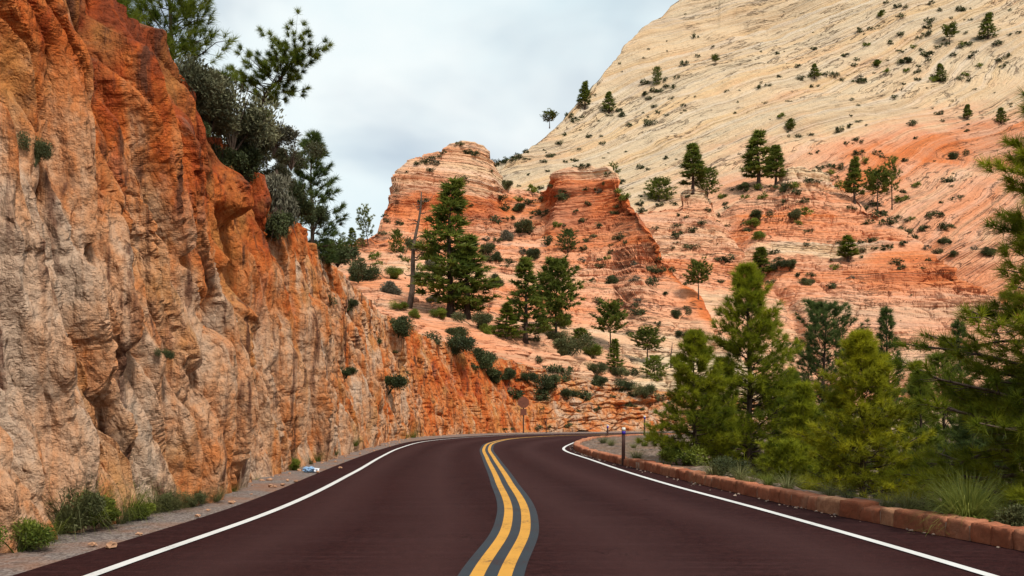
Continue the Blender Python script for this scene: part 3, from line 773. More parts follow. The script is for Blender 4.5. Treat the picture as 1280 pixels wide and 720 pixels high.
M_POST = simple('brown_post_paint', (.055, .024, .018), .7, .35)
M_POSTTOP = simple('white_reflector_cap', (.80, .76, .66), .5)
M_BLUE = simple('violet_reflector_band', (.05, .03, .35), .4)
def marker_post(x, y, H, label, r=.05):
    z = ground(x, y, ('verge',))-.05
    o = empty('marker_post', (x, y, z)); tag(o, label, 'marker post', 'reflector posts on the inside of the bend')
    mb = MB(); mb.tube([(0, 0, -.2), (0, 0, .4), (.006, 0, .8), (.01, 0, H-.16)], [r*1.1, r, r, r*.95], 10)
    link('post', mb.mesh('post', M_POST, True), o)
    mb = MB(); mb.tube([(.01, 0, H-.16), (.01, 0, H-.155), (.01, 0, H-.085), (.01, 0, H-.08)], [r*.9, r*1.12, r*1.12, r*.9], 10); link('reflector_band', mb.mesh('reflector_band', M_BLUE, True), o)
    mb = MB(); mb.tube([(.01, 0, H-.08), (.01, 0, H-.005), (.01, 0, H+.01)], [r*1.15, r*1.15, r*.7], 10); link('cap', mb.mesh('cap', M_POSTTOP, True), o)
marker_post(2.73, 21.6, 1.27, 'brown marker post with cream cap nearest the road, just behind the stone kerb', .044)
marker_post(5.26, 48.5, 1.12, 'slim dark marker post with white cap left of and behind the nearest post', .05)
marker_post(7.6, 50.5, 1.22, 'slim dark marker post with white cap right of the nearest post, beside the pines', .05)

M_SIGNB = simple('weathered_sign_back', (.15, .05, .028), .75, .3)
M_SIGNP = simple('rusty_sign_post', (.06, .03, .022), .8, .3)
o = empty('road_sign', (.85, 65.3, .0)); tag(o, 'dark brown sign seen from behind, octagon over a small square plate on one post', 'road sign')
mb = MB(); mb.tube([(0, 0, -.2), (0, 0, 1.5), (0, 0, 2.75)], .055, 6); link('post', mb.mesh('post', M_SIGNP), o)
def plate(name, n, r, z, rot):
    mb = MB(); a = np.arange(n)*2*PI/n+rot; P = np.column_stack([r*np.cos(a), 0*a, r*np.sin(a)+z])
    V = np.vstack([P+(0, -.075, 0), P+(0, -.055, 0)])
    q = [(i, (i+1) % n, n+(i+1) % n, n+i) for i in range(n)]
    V = np.vstack([V, (0, -.075, z), (0, -.055, z)]); tr = [(2*n, (i+1) % n, i) for i in range(n)]+[(2*n+1, n+i, n+(i+1) % n) for i in range(n)]
    mb.add(V, [q, tr]); link(name, mb.mesh(name, M_SIGNB), o)
plate('octagon_plate', 8, .44, 2.30, PI/8); plate('square_plate', 4, .33, 1.58, PI/4)
mb = MB(); mb.tube([(0, 0, -.1), (0, 0, .6), (.01, 0, 1.12)], [.04, .035, .03], 6)
o = link('thin_stake', mb.mesh('thin_stake', M_SIGNP), loc=(2.55, 65.6, 0)); tag(o, 'thin rusty roadside stake right of the brown sign, against the orange bank', 'stake')

# crumpled litter on the shoulder
def crumple(name, mat, c, r, sd):
    import bmesh
    bm = bmesh.new(); bmesh.ops.create_icosphere(bm, subdivisions=3, radius=1)
    V = np.array([v.co[:] for v in bm.verts]); T3 = [[v.index for v in f.verts] for f in bm.faces]; bm.free()
    k = 1+.5*fbm(V[:, 0]*2+sd, V[:, 1]*2, V[:, 2]*2, 3)
    V = V*k[:, None]*np.array(r)+np.array(c); V[:, 2] = np.maximum(V[:, 2], .002)
    return to_mesh(name, V, [T3], mat, smooth=False)
lx, ly = -4.28, 18.6
o = empty('litter', (lx, ly, .01)); tag(o, 'crumpled pale blue and white wrapper lying at the left edge of the road', 'litter')
link('wrapper', crumple('wrapper', simple('blue_wrapper', (.22, .36, .55), .4), (0, 0, .06), (.12, .09, .065), 2), o)
link('white_flap', crumple('white_flap', simple('white_wrapper', (.6, .62, .66), .5), (.13, .03, .045), (.07, .06, .045), 8), o)

# ------------------------------------------------------------------ plants
def unit(n): 
    v = RNG.normal(size=(n, 3)); return v/np.linalg.norm(v, axis=1)[:, None]

def needles(C, D, tint, n, ln, wd, spread=.75, back=.5):
    """tufts of needle blades: C centres, D directions"""
    N = len(C); C = np.repeat(C, n, 0); D = np.repeat(D, n, 0); tt = np.repeat(tint, n)
    d = D+spread*unit(N*n)*RNG.uniform(.5, 1.3, (N*n, 1)); d /= np.linalg.norm(d, axis=1)[:, None]
    b = C-D*RNG.uniform(0, back, (N*n, 1))*ln
    L = ln*RNG.uniform(.65, 1.1, (N*n, 1))
    s = np.cross(d, unit(N*n)); s /= np.linalg.norm(s, axis=1)[:, None]+1e-9
    V = np.stack([b-s*wd/2, b+s*wd/2, b+d*L], 1).reshape(-1, 3)
    tint3 = np.repeat(np.clip(tt+RNG.normal(size=len(tt))*.10, 0, 1), 3)
    return V, np.arange(len(V)).reshape(-1, 3), tint3

def pine(H, R, base=.15, nbr=60, tufts=14, n=36, ln=.12, wd=.007, seed=1, shape='cone', lean=(0, 0), rad=None, bare=0, up=.25, twig=True, pts=None, tsp=.8):
    """tapered trunk with limbs + crown of needle tufts; returns (trunk builder, V, F, tint)"""
    global RNG
    keep = RNG; RNG = np.random.default_rng(seed)
    rad = rad or H*.018
    tb = MB()
    if pts is None:
        z = np.linspace(0, 1, 9); ph = RNG.uniform(0, 6)
        pts = np.column_stack([lean[0]*z**1.6+.012*H*np.sin(z*7+ph)*z, lean[1]*z**1.6+.012*H*np.cos(z*6+ph)*z, H*z*.985])
    pts = np.array(pts, float); zz = np.linspace(0, 1, len(pts))
    r = rad*(1-zz*.93); r[0] *= 1.35
    tb.tube(np.vstack([pts[0]-(0, 0, .25*rad*8), pts]), np.concatenate([[r[0]*1.1], r]), 9)
    C, D, TI = [], [], []
    def prof(t):                                            # t: 0 crown foot .. 1 top
        if shape == 'cone': return (1-t)**.9*.98+.025 if t > .12 else .75+t*1.3
        if shape == 'round': return math.sin(PI*min(1, .18+.80*t))**.7
        if shape == 'umb': return .35+.65*math.sin(PI*min(1, .25+.6*t))
        return (1-t)*.9+.12
    for i in range(nbr):
        t = ((i+RNG.uniform(0, 1))/nbr)**.9
        if RNG.uniform() < bare: continue
        u = base+(1-base)*t; u = min(u, .985)
        p0 = np.array([np.interp(u, zz, pts[:, k]) for k in range(3)])
        an = i*2.399+RNG.normal()*.5
        L = R*prof(t)*RNG.uniform(.62, 1.08)*(.5 if RNG.uniform() < .12 else 1)
        el = (-.12+.75*t+RNG.normal()*.14) if shape != 'umb' else (.12+.5*t+RNG.normal()*.2)
        hd = np.array([math.cos(an), math.sin(an), 0])
        k = 5; ss = np.linspace(0, 1, k)
        bp = p0+L*(ss[:, None]*hd*math.cos(el)+np.array([0, 0, 1])*(ss*math.sin(el)+up*ss**2*.8)[:, None])
        bp += RNG.normal(size=bp.shape)*L*.035*ss[:, None]
        br = max(.0035*H/6, rad*.30*(1-u)+rad*.05)*np.linspace(1, .25, k)
        tb.tube(bp, br, 5, cap=False)
        nt = max(3, int(tufts*(.35+.65*L/R)))
        bt = np.clip(.5+RNG.normal()*.2+.15*(t-.4), 0, 1)
        for j in range(nt):
            f = .16+.84*(j+RNG.uniform())/nt if j < nt-1 else 1
            q = np.array([np.interp(f, ss, bp[:, a]) for a in range(3)])
            side = np.cross(hd, (0, 0, 1))*RNG.choice([-1, 1])
            lat = L*.36*(1.1-f)*RNG.uniform(.1, 1)+ln*.5
            off = side*lat+hd*lat*.55+np.array([0, 0, RNG.normal()*.22*lat+up*lat*.5])
            if j == nt-1: off = hd*ln*.3
            e = q+off
            if twig and lat > ln: tb.tube([q, (q+e)/2+(0, 0, -.05*lat), e], [br[-1]*.9, br[-1]*.7, br[-1]*.5], 3, cap=False)
            dd = off/np.linalg.norm(off)*.6+hd*.3+np.array([0, 0, .55])
            C.append(e); D.append(dd/np.linalg.norm(dd)); TI.append(bt+RNG.normal()*.16)
            if lat > ln*2.2:
                C.append((q+e*1.2)/2.2+RNG.normal(size=3)*ln*.2); D.append(dd/np.linalg.norm(dd)); TI.append(bt-.12+RNG.normal()*.14)
    top = pts[-1]
    for k in range(5): C.append(top-(0, 0, k*ln*.45)); D.append(np.array([RNG.normal()*.3, RNG.normal()*.3, 1])); TI.append(.6)
    C, D, TI = np.array(C), np.array(D), np.clip(np.array(TI), 0, 1)
    V, Fc, ti = needles(C, D, TI, n, ln, wd, tsp)
    RNG = keep
    return tb, V, Fc, ti

def plant_tree(name, label, cat, loc, T, leafmat, barkmat=None, group=None, rz=0, sc=(1, 1, 1)):
    o = empty(name, loc); o.rotation_euler = (0, 0, rz); o.scale = sc
    tag(o, label, cat, group)
    tb, V, Fc, ti = T
    link('trunk', tb.mesh('trunk', barkmat or M_BARK, True), o)
    link('crown', to_mesh('crown', V, [Fc], leafmat, {'tint': ti}, False), o)
    return o
def at(px, py, d): return ((px-640)/F*d, d, CAMZ+(HOR-py)/F*d)

# --- the pines behind the kerb
G1 = 'pines crowding behind the kerb'
def near_tree(name, label, px, d, pytop, wpx, mat, **k):
    x = (px-640)/F*d; z = ground(x, d, ('verge',))-.08
    H = CAMZ+(HOR-pytop)/F*d-z; R = wpx/2/F*d
    k['nbr'] = int(k['nbr']*1.35); k['tufts'] = int(k['tufts']*1.45); k['n'] = int(k['n']*.8); k['wd'] *= 1.45; k['ln'] *= .86; k['tsp'] = 1.15
    T = pine(H, R, **k)
    return plant_tree(name, label, 'pine tree', (x, d, z), T, mat, M_BARK, G1)
near_tree('pine_tree', 'bushy green pine leftmost of the roadside pines, its low boughs by the marker posts', 868, 20, 412, 165, M_NEAR, base=.06, nbr=64, tufts=17, n=44, ln=.19, wd=.008, seed=3)
near_tree('pine_tree', 'tallest green roadside pine with pointed top, right of the bushy leftmost one', 936, 21, 328, 240, M_NEAR, base=.05, nbr=92, tufts=22, n=46, ln=.21, wd=.008, seed=5)
near_tree('pine_tree', 'bright yellow green pine with rounded top in the middle of the roadside row', 1078, 15, 414, 250, M_YEL, base=.05, nbr=74, tufts=20, n=50, ln=.17, wd=.0065, seed=9)
near_tree('pine_tree', 'dark broad pine standing between the tallest pine and the yellow green one', 1030, 29, 378, 165, M_DARK, base=.10, nbr=72, tufts=20, n=36, ln=.23, wd=.011, seed=12, shape='round')
near_tree('pine_tree', 'dark narrow pine top showing just right of the yellow green pine', 1110, 31, 380, 105, M_DARK, base=.10, nbr=66, tufts=14, n=34, ln=.23, wd=.012, seed=14)
near_tree('pine_tree', 'small dark pine low between the yellow green pine and the beargrass clump', 1180, 21, 440, 120, M_MID, base=.12, nbr=52, tufts=14, n=38, ln=.18, wd=.008, seed=17, shape='round')
near_tree('pine_tree', 'shaded green pine filling the gap behind the tallest roadside pine', 990, 25, 462, 150, M_MID, base=.05, nbr=60, tufts=15, n=36, ln=.2, wd=.009, seed=19)
near_tree('pine_tree', 'dark pine at the right edge of the photo behind the beargrass clump', 1262, 13.5, 478, 150, M_DARK, base=.08, nbr=54, tufts=16, n=44, ln=.16, wd=.0065, seed=23, shape='round')
near_tree('pine_tree', 'dark green pine deep in the row, above and left of the beargrass clump', 1200, 27, 395, 130, M_DARK, base=.12, nbr=56, tufts=15, n=34, ln=.22, wd=.010, seed=27)
near_tree('pine_tree', 'low young pine sapling in front of the tallest roadside pine', 985, 17.2, 556, 90, M_NEAR, base=.05, nbr=34, tufts=9, n=40, ln=.15, wd=.007, seed=29, shape='round')
near_tree('pine_tree', 'shadowy pine filling the gap left of the yellow green pine', 1046, 23, 486, 130, M_MID, base=.05, nbr=48, tufts=13, n=38, ln=.2, wd=.009, seed=61)
near_tree('pine_tree', 'pale green pine behind the right shoulder of the yellow green pine', 1146, 25, 448, 120, M_NEAR, base=.08, nbr=48, tufts=13, n=38, ln=.2, wd=.009, seed=62)
near_tree('pine_tree', 'dark pine low behind the right edge pine and the beargrass', 1232, 19, 500, 120, M_DARK, base=.05, nbr=48, tufts=13, n=38, ln=.18, wd=.008, seed=63, shape='round')
near_tree('pine_tree', 'dim green pine low between the two leftmost roadside pines', 902, 26, 500, 120, M_MID, base=.04, nbr=44, tufts=13, n=38, ln=.2, wd=.009, seed=64)
near_tree('pine_tree', 'fresh green pine wedged between the tallest pine and the yellow green one', 1004, 19, 478, 140, M_NEAR, base=.04, nbr=48, tufts=14, n=40, ln=.19, wd=.008, seed=71)
near_tree('pine_tree', 'mid green pine overlapping the right side of the yellow green pine', 1152, 18.5, 462, 150, M_MID, base=.04, nbr=50, tufts=14, n=40, ln=.18, wd=.008, seed=72)
near_tree('pine_tree', 'dark pine directly behind the beargrass clump', 1214, 15.5, 486, 150, M_DARK, base=.04, nbr=50, tufts=14, n=40, ln=.17, wd=.007, seed=73)
near_tree('pine_tree', 'green pine peeping between the two leftmost roadside pines', 905, 23.5, 446, 120, M_MID, base=.05, nbr=48, tufts=13, n=38, ln=.19, wd=.009, seed=74)
# the big pine whose trunk stands outside the frame
x, d = 5.95, 9.2
z = ground(x, d, ('verge',))-.1
T = pine(CAMZ+(HOR-20)/F*d-z, 2.2, base=.05, nbr=165, tufts=30, n=62, ln=.16, wd=.0068, seed=31, shape='cone', up=.12, bare=.08, tsp=1.15, rad=.11)
plant_tree('pine_tree', 'nearest pine reaching long needle boughs in from the right edge of the photo', 'pine tree', (x, d, z), T, M_NEAR, M_BARKL, G1)

# --- trees on the cliff top
def cliff_tree(name, label, px, d, pybase, pytop, wpx, mat, cat='pine tree', **k):
    x = (px-640)/F*d; zb = CAMZ+(HOR-pybase)/F*d; g = ground(x, d)
    z = min(zb, g)-.1; H = CAMZ+(HOR-pytop)/F*d-z; R = wpx/2/F*d
    k['nbr'] = int(k['nbr']*1.3); k['tufts'] = int(k['tufts']*1.4); k['wd'] *= 1.3; k['tsp'] = 1.1
    return plant_tree(name, label, cat, (x, d, z), pine(H, R, **k), mat, k.get('bm', M_BARK), 'trees along the cliff top')
cliff_tree('pine_tree', 'tall pine on the left cliff top whose crown leaves the top of the photo', 214, 17, 150, -85, 185, M_MID, base=.12, nbr=58, tufts=13, n=42, ln=.20, wd=.008, seed=41, bare=.1)
cliff_tree('pine_tree', 'pine boughs showing over the cliff edge in the top left corner', 128, 15.5, 70, -75, 130, M_MID, base=.15, nbr=46, tufts=12, n=40, ln=.19, wd=.008, seed=43)
d = 22
x0 = (318-640)/F*d; zb = min(ground(x0, d), at(318, 190, d)[2])-.2
wp = [at(*p) for p in ((316, 185, d), (320, 158, d), (326, 130, 22.2), (336, 112, 22.1), (350, 100, 21.8), (362, 82, 21.6), (370, 62, 21.5))]
wp = [(0, 0, 0)]+[(p[0]-x0, p[1]-d, p[2]-zb) for p in wp]
T = pine(wp[-1][2], 1.25, base=.40, nbr=40, tufts=9, n=110, ln=.17, wd=.010, seed=47, shape='umb', pts=wp, rad=.10, bare=.12, tsp=1.5, up=.10)
plant_tree('twisted_pine', 'twisted open pine leaning out to the right over the cliff edge', 'pine tree', (x0, d, zb), T, M_MID, M_BARK, 'trees along the cliff top')
cliff_tree('pine_tree', 'slender layered pine against the sky where the cliff top dips', 390, 31, 330, 164, 125, M_DARK, base=.02, nbr=44, tufts=10, n=44, ln=.26, wd=.016, seed=53, bare=.1)

# --- far pines share a few models, standing on the slopes
LIB = {}
def far_model(kind, v):
    if (kind, v) in LIB: return LIB[(kind, v)]
    kw = {'cone': dict(H=10, R=2.0, base=.10, nbr=66, tufts=10, n=16, ln=.46, wd=.11, shape='cone'),
          'tall': dict(H=10, R=1.5, base=.22, nbr=68, tufts=10, n=17, ln=.48, wd=.12, shape='cone', bare=.15),
          'round': dict(H=10, R=3.0, base=.22, nbr=80, tufts=13, n=17, ln=.55, wd=.13, shape='round'),
          'umb': dict(H=10, R=3.2, base=.46, nbr=56, tufts=13, n=17, ln=.55, wd=.13, shape='umb'),
          'bush': dict(H=10, R=4.6, base=.03, nbr=70, tufts=12, n=13, ln=.75, wd=.16, shape='round'),
          'open': dict(H=10, R=2.6, base=.35, nbr=36, tufts=10, n=17, ln=.55, wd=.11, shape='umb', bare=.2)}[kind]
    T = pine(seed=100+v*7+len(kind)*31, twig=False, rad=.17, tsp=1.2, **kw)
    LIB[(kind, v)] = T; return T
MESHC = {}
LAND = []
def slope_tree(kind, v, px, pyb, pyt, wpx, label, name='pine_tree', mat=None, group='pines scattered over the slopes', d=None, lean=0):
    if d is None:
        h = hit(px, pyb)
        p = h[0] if h else Vector(at(px, pyb, 150))
    else:
        x = (px-640)/F*d; p = Vector((x, d, min(ground(x, d), CAMZ+(HOR-pyb)/F*d)))
    d = p.y; H = (pyb-pyt)/F*d*1.02; W = wpx/F*d
    T = far_model(kind, v); mat = mat or M_FARP
    key = (kind, v, mat.name)
    if key not in MESHC:
        MESHC[key] = (T[0].mesh('trunk', M_BARK, True), to_mesh('crown', T[1], [T[2]], mat, {'tint': T[3]}, False), 2.0*np.percentile(np.hypot(T[1][:, 0], T[1][:, 1]), 96))
    tm, cm, w0 = MESHC[key]
    o = empty(name, p-Vector((0, 0, .25))); s = H/10; sx = W/w0
    o.scale = (sx, sx, s); o.rotation_euler = (0, lean, RNG.uniform(0, 6.28) if not lean else 0)
    tag(o, label, 'pine tree' if name != 'juniper_tree' else 'juniper', group)
    link('trunk', tm, o); link('crown', cm, o)
    LAND.append((px, (pyb+pyt)/2, label)); return o
ST = slope_tree
ST('cone', 0, 563, 396, 224, 92, 'tallest dark pine in front of the rounded butte, right of the dead snag', mat=M_FARP)
ST('cone', 1, 584, 398, 292, 72, 'shorter dark pine pressed against the tallest pine on its right', mat=M_FARP)
ST('cone', 2, 657, 428, 320, 62, 'dark pine with pale stem, left of a pair on the rocky bench', mat=M_FARP)
ST('round', 0, 695, 424, 324, 62, 'greener ragged pine, right of a pair on the rocky bench')
ST('cone', 0, 633, 424, 376, 36, 'small cone shaped pine left of the pair on the rocky bench', mat=M_MID)
ST('umb', 0, 763, 441, 380, 44, 'flat crowned pine with a bare trunk on the pale rock bench')
ST('round', 1, 725, 436, 408, 26, 'very small pine between the pair and the flat crowned pine')
ST('umb', 1, 809, 455, 411, 40, 'open crowned little pine beside the dead pole')
ST('cone', 1, 768, 466, 421, 24, 'narrow young pine just below the flat crowned pine', mat=M_MID)
ST('bush', 0, 818, 474, 443, 32, 'rounded bright green juniper at the foot of the open crowned little pine', 'juniper_tree', M_MID)
ST('tall', 0, 866, 240, 178, 34, 'tall dark pine on the left of the terrace rim')
ST('bush', 1, 884, 243, 211, 32, 'rounded dark pine leaning on the tall pine of the terrace rim', mat=M_FARP)
ST('tall', 1, 948, 236, 163, 40, 'tallest layered pine in the middle of the terrace rim', mat=M_FARP)
ST('tall', 2, 970, 232, 181, 28, 'slim pine right beside the tallest layered pine on the rim')
ST('bush', 2, 824, 252, 223, 42, 'broad bushy pine low on the rim right of the small butte')
ST('cone', 2, 785, 252, 226, 22, 'little green pine behind the right shoulder of the small butte', d=178)
ST('open', 0, 767, 240, 205, 18, 'ragged little tree on the cap of the small butte', d=172)
ST('tall', 0, 1068, 254, 196, 24, 'slim pine left of a trio under the orange band')
ST('umb', 0, 1097, 264, 214, 36, 'broad topped dark pine in the middle of a trio under the orange band', mat=M_FARP)
ST('open', 1, 1115, 264, 198, 26, 'sparse tall pine, right of a trio under the orange band')
ST('tall', 1, 1060, 327, 293, 26, 'lone light green pine in the middle of the pink terraces', mat=M_MID)
ST('umb', 1, 873, 374, 328, 32, 'leaning flat topped pine at the foot of the red ridge', mat=M_FARP)
ST('tall', 2, 951, 352, 308, 30, 'dark pine in the brushy gully below the terraces', mat=M_FARP)
ST('tall', 0, 731, 137, 101, 17, 'small pine upright on the left skyline of the big pale slope')
ST('cone', 1, 761, 141, 114, 17, 'small pine a little inside the left skyline of the big pale slope')
ST('umb', 1, 687, 158, 139, 20, 'tiny leaning pine on the skyline above the saddle')
ST('bush', 0, 821, 106, 84, 13, 'dark clump shaped pine high on the pale slope, left part', mat=M_FARP)
ST('cone', 2, 1018, 98, 79, 15, 'small dark pine high in the centre of the pale slope', mat=M_FARP)
ST('round', 0, 988, 164, 148, 13, 'tiny pine halfway up the pale slope above the terrace rim')
ST('umb', 0, 894, 82, 69, 11, 'tiny flat topped tree high up alone on the pale slope')
ST('cone', 0, 1235, 49, 16, 22, 'largest dark pine near the top right of the pale slope', mat=M_FARP)
ST('umb', 1, 1187, 56, 32, 20, 'flat topped pine left of the largest pine at the top right', mat=M_FARP)
ST('cone', 1, 1175, 102, 79, 15, 'small cone shaped pine below the flat topped one at the top right', mat=M_FARP)
ST('tall', 2, 1209, 150, 130, 12, 'tiny pine standing on the orange band at the right')
ST('cone', 2, 1251, 154, 134, 17, 'small pine on the orange band above the nearest pine bough', mat=M_FARP)
ST('round', 1, 1096, 84, 74, 9, 'tiny round topped pine in the upper centre right of the pale slope', mat=M_FARP)
ST('open', 0, 462, 293, 239, 24, 'bare stemmed pine leaning on the skyline left of the rounded butte', d=148, lean=-.16)
ST('cone', 1, 440, 310, 279, 17, 'small conifer on the skyline where the cliff top meets the red hill', d=140)
ST('open', 1, 428, 316, 290, 14, 'thin faint pine left of the small skyline conifer', d=142)
ST('open', 1, 453, 306, 287, 10, 'smallest thin pine right of the small skyline conifer', d=146)
ST('bush', 1, 496, 316, 287, 20, 'rounded juniper on the red hill left of the dead snag', 'juniper_tree', M_FARP)
ST('bush', 2, 710, 313, 286, 29, 'large round dark juniper alone on the red hill below the small butte', 'juniper_tree', M_DARK)

# dead snag and dead pole
def snag(name, label, cat, pxb, pyb, pxt, pyt, r, stubs, seed):
    global RNG
    keep = RNG; RNG = np.random.default_rng(seed)
    p = hit(pxb, pyb)[0]; d = p.y; H = (pyb-pyt)/F*d; dx = (pxt-pxb)/F*d
    o = empty(name, p-Vector((0, 0, .3))); tag(o, label, cat)
    zz = np.linspace(0, 1, 14)
    P = np.column_stack([dx*zz+.012*H*np.sin(zz*9), .01*H*np.cos(zz*8), H*zz])
    mb = MB(); mb.tube(P, r*(1-zz*.82)*(1+.08*np.sin(zz*40)), 8)
    link('trunk', mb.mesh('trunk', M_SNAG, True), o)
    for i in range(stubs):
        u = RNG.uniform(.25, .95); a = RNG.choice([0, PI])+RNG.normal()*.7; L = H*RNG.uniform(.04, .22)*(1.15-u*.7)
        q = np.array([np.interp(u, zz, P[:, k]) for k in range(3)]); s = np.linspace(0, 1, 5)
        B = q+L*np.column_stack([s*math.cos(a), s*math.sin(a), .35*s**2+.25*np.sin(s*5+u*9)*s])
        mb = MB(); mb.tube(B, r*.22*np.linspace(1, .3, 5), 5); link('branch', mb.mesh('branch', M_SNAG, True), o)
    RNG = keep
snag('dead_snag', 'tall leaning dead pine trunk with broken branch stubs on the red hill', 'dead tree', 511, 383, 526, 236, .34, 16, 5)
snag('dead_pole', 'short grey dead trunk standing upright beside the open crowned little pine', 'dead tree', 838, 460, 840, 424, .13, 3, 6)
LAND.append((515, 310, 'leaning dead snag'))

# ------------------------------------------------------------------ shrubs
def shrub_model(v, nl=460, leaf=.13, open_=.0):
    g = np.random.default_rng(200+v)
    nb = 7; cen = np.column_stack([g.normal(size=nb)*.27, g.normal(size=nb)*.27, g.uniform(.15, .66, nb)]); rr = g.uniform(.11, .36, nb)
    k = g.integers(0, nb, nl); u = g.normal(size=(nl, 3)); u /= np.linalg.norm(u, axis=1)[:, None]
    P = cen[k]+u*(rr[k]*g.uniform(.4, 1.2, nl))[:, None]; P[:, 2] = np.abs(P[:, 2])*.95
    d = u+.7*g.normal(size=(nl, 3))+(0, 0, .4); d /= np.linalg.norm(d, axis=1)[:, None]
    s = np.cross(d, g.normal(size=(nl, 3))); s /= np.linalg.norm(s, axis=1)[:, None]
    L = leaf*g.uniform(.6, 1.4, (nl, 1)); w = L*g.uniform(.16, .38, (nl, 1))
    V = np.stack([P-d*L*.5, P+s*w, P+d*L, P-s*w], 1).reshape(-1, 3)
    t = np.repeat(np.clip(.45+.25*g.normal(size=nb)[k]+.16*g.normal(size=nl), 0, 1), 4)
    mb = MB()
    for i in range(6):
        e = cen[i % nb]; mb.tube([(0, 0, -.08), e*.45+(0, 0, .02), e*.9], [.022, .016, .008], 4, cap=False)
    SV = np.vstack(mb.V); SF = np.vstack(mb.P[4])
    return np.vstack([V, SV]), np.vstack([np.arange(nl*4).reshape(-1, 4), SF+nl*4]), np.concatenate([t, np.full(len(SV), .05)])
SHM = [shrub_model(v) for v in range(5)]
SHBIG = [shrub_model(v+20, 6500, .046) for v in range(3)]
SHMESH = {}
def shrub_mesh(col, v, big):
    if (col, v, big) not in SHMESH:
        V, Fq, t = (SHBIG if big else SHM)[v]
        SHMESH[(col, v, big)] = to_mesh('shrub', V, [Fq], SH[col], {'tint': t}, False)
    return SHMESH[(col, v, big)]

RAW = []                                                   # photo x, y, width, colour
def zoom(ox, oy, k, txt, default='d'):
    for w in txt.split():
        a = w.split(','); RAW.append((ox+float(a[0])/k, oy+float(a[1])/k, float(a[2])/k, a[3] if len(a) > 3 else default))
zoom(860, 180, 4, """485,200,40,g 530,210,50,g 605,185,45 380,262,50,g 478,292,35,o 580,282,45 285,265,40,g 165,262,45,g 185,300,30 190,322,24 150,358,30 215,230,25 68,398,35
20,435,50 195,408,22 20,515,55 155,578,30 205,578,55 360,358,80 395,345,60 335,400,70,g 350,460,70,g 300,435,35 275,400,24,g 425,545,60 450,575,40 455,615,80 510,610,70 545,660,35 615,655,35
595,690,70,o 425,695,50,o 160,688,30 535,360,70,o 580,345,60,g 555,395,45,g 608,435,35 590,503,40 815,320,35 890,322,40 900,390,45 865,490,35 920,482,45 755,495,45 930,520,30 870,535,30 868,565,24
735,620,35,g 820,670,40,r 720,715,40 945,355,50 715,580,18 645,190,24,g 540,245,45 490,225,60 410,210,30,o 290,222,70 340,218,50,g 715,145,40,g 655,122,40 705,110,30 750,115,55 760,208,55,g 720,182,20
745,165,20 645,40,22 612,50,18 845,45,40 885,85,50 935,45,50 255,50,14""")
zoom(1040, 160, 4, """130,125,50 220,125,45 165,165,55,g 255,145,28,g 365,160,40 30,200,40 35,290,60,g 25,245,20 345,355,60,g 350,390,60,g 420,285,45,g 430,300,45,g 215,380,55 355,318,40 575,262,50
598,290,18 600,355,28 645,347,28 620,145,65 545,372,30,o 490,438,50,o 538,430,45 372,462,32 450,500,60 545,493,60 590,493,40,o 325,448,40,o 400,452,30,g 240,430,60 285,470,60 385,515,50 412,545,40
343,500,25 180,470,45 93,402,32,o 560,570,65 467,600,35,r 525,618,42 605,630,65 785,620,70 715,605,40,r 318,675,50 347,702,38 260,600,55 292,590,25 212,600,30 205,565,45,r 150,570,34 150,613,28
148,645,24 35,578,40 20,700,40,g 455,700,20 350,578,40 482,660,24,r 670,15,22 40,12,45 122,60,30 150,70,32 65,78,22 102,78,14 418,50,20""")
zoom(640, 60, 4, """540,77,14 855,85,35 825,148,24 770,160,28 765,190,30 808,205,18 792,252,24 665,170,55 710,210,50 665,228,40 715,230,45 680,250,34 745,215,24 708,292,30 725,322,22 693,375,55 775,335,20 857,288,24
845,325,12 865,313,14 588,385,30 530,312,34 552,335,48 480,337,18 500,338,14 305,360,50 285,340,40 350,345,24 415,235,16 262,433,28 237,475,38 380,442,30 445,440,14 455,477,24 335,505,16 188,543,26
155,565,34 210,533,16 180,615,18 160,510,14 170,522,10 80,633,16 265,568,20 312,562,30 360,590,50 315,592,20 570,518,14 640,595,46 675,607,20 770,550,28 822,557,12 145,700,30 35,690,18 200,690,40
85,555,14 68,552,14 100,712,60,g 660,50,12 550,118,10 915,243,12 775,15,10 930,42,24 680,5,12 340,410,10 435,365,12 680,345,14 480,632,36""")
zoom(840, 0, 4, """60,322,40 25,388,24 8,435,30 130,282,18 205,232,14 65,72,12 220,42,8 105,185,30 445,258,14 527,267,22 703,163,10 705,242,32 560,60,8 625,330,24 640,395,38 535,382,28 698,432,22 735,430,16 735,380,30
765,372,28 808,375,45 845,400,22,g 865,268,18 855,280,34 925,298,24,g 903,328,28 940,152,40 925,405,36,g 945,402,40 435,435,34 482,425,24 445,412,12 338,452,10 270,457,20 328,510,12 466,515,20 578,505,14
595,507,10 545,578,44,g 57,528,24 65,552,14 42,563,12 115,480,10 690,672,24 630,680,30 582,682,20 580,658,16 845,650,40 886,630,28 935,607,22 893,578,16 932,527,18 900,497,14 918,690,30 318,565,16""")
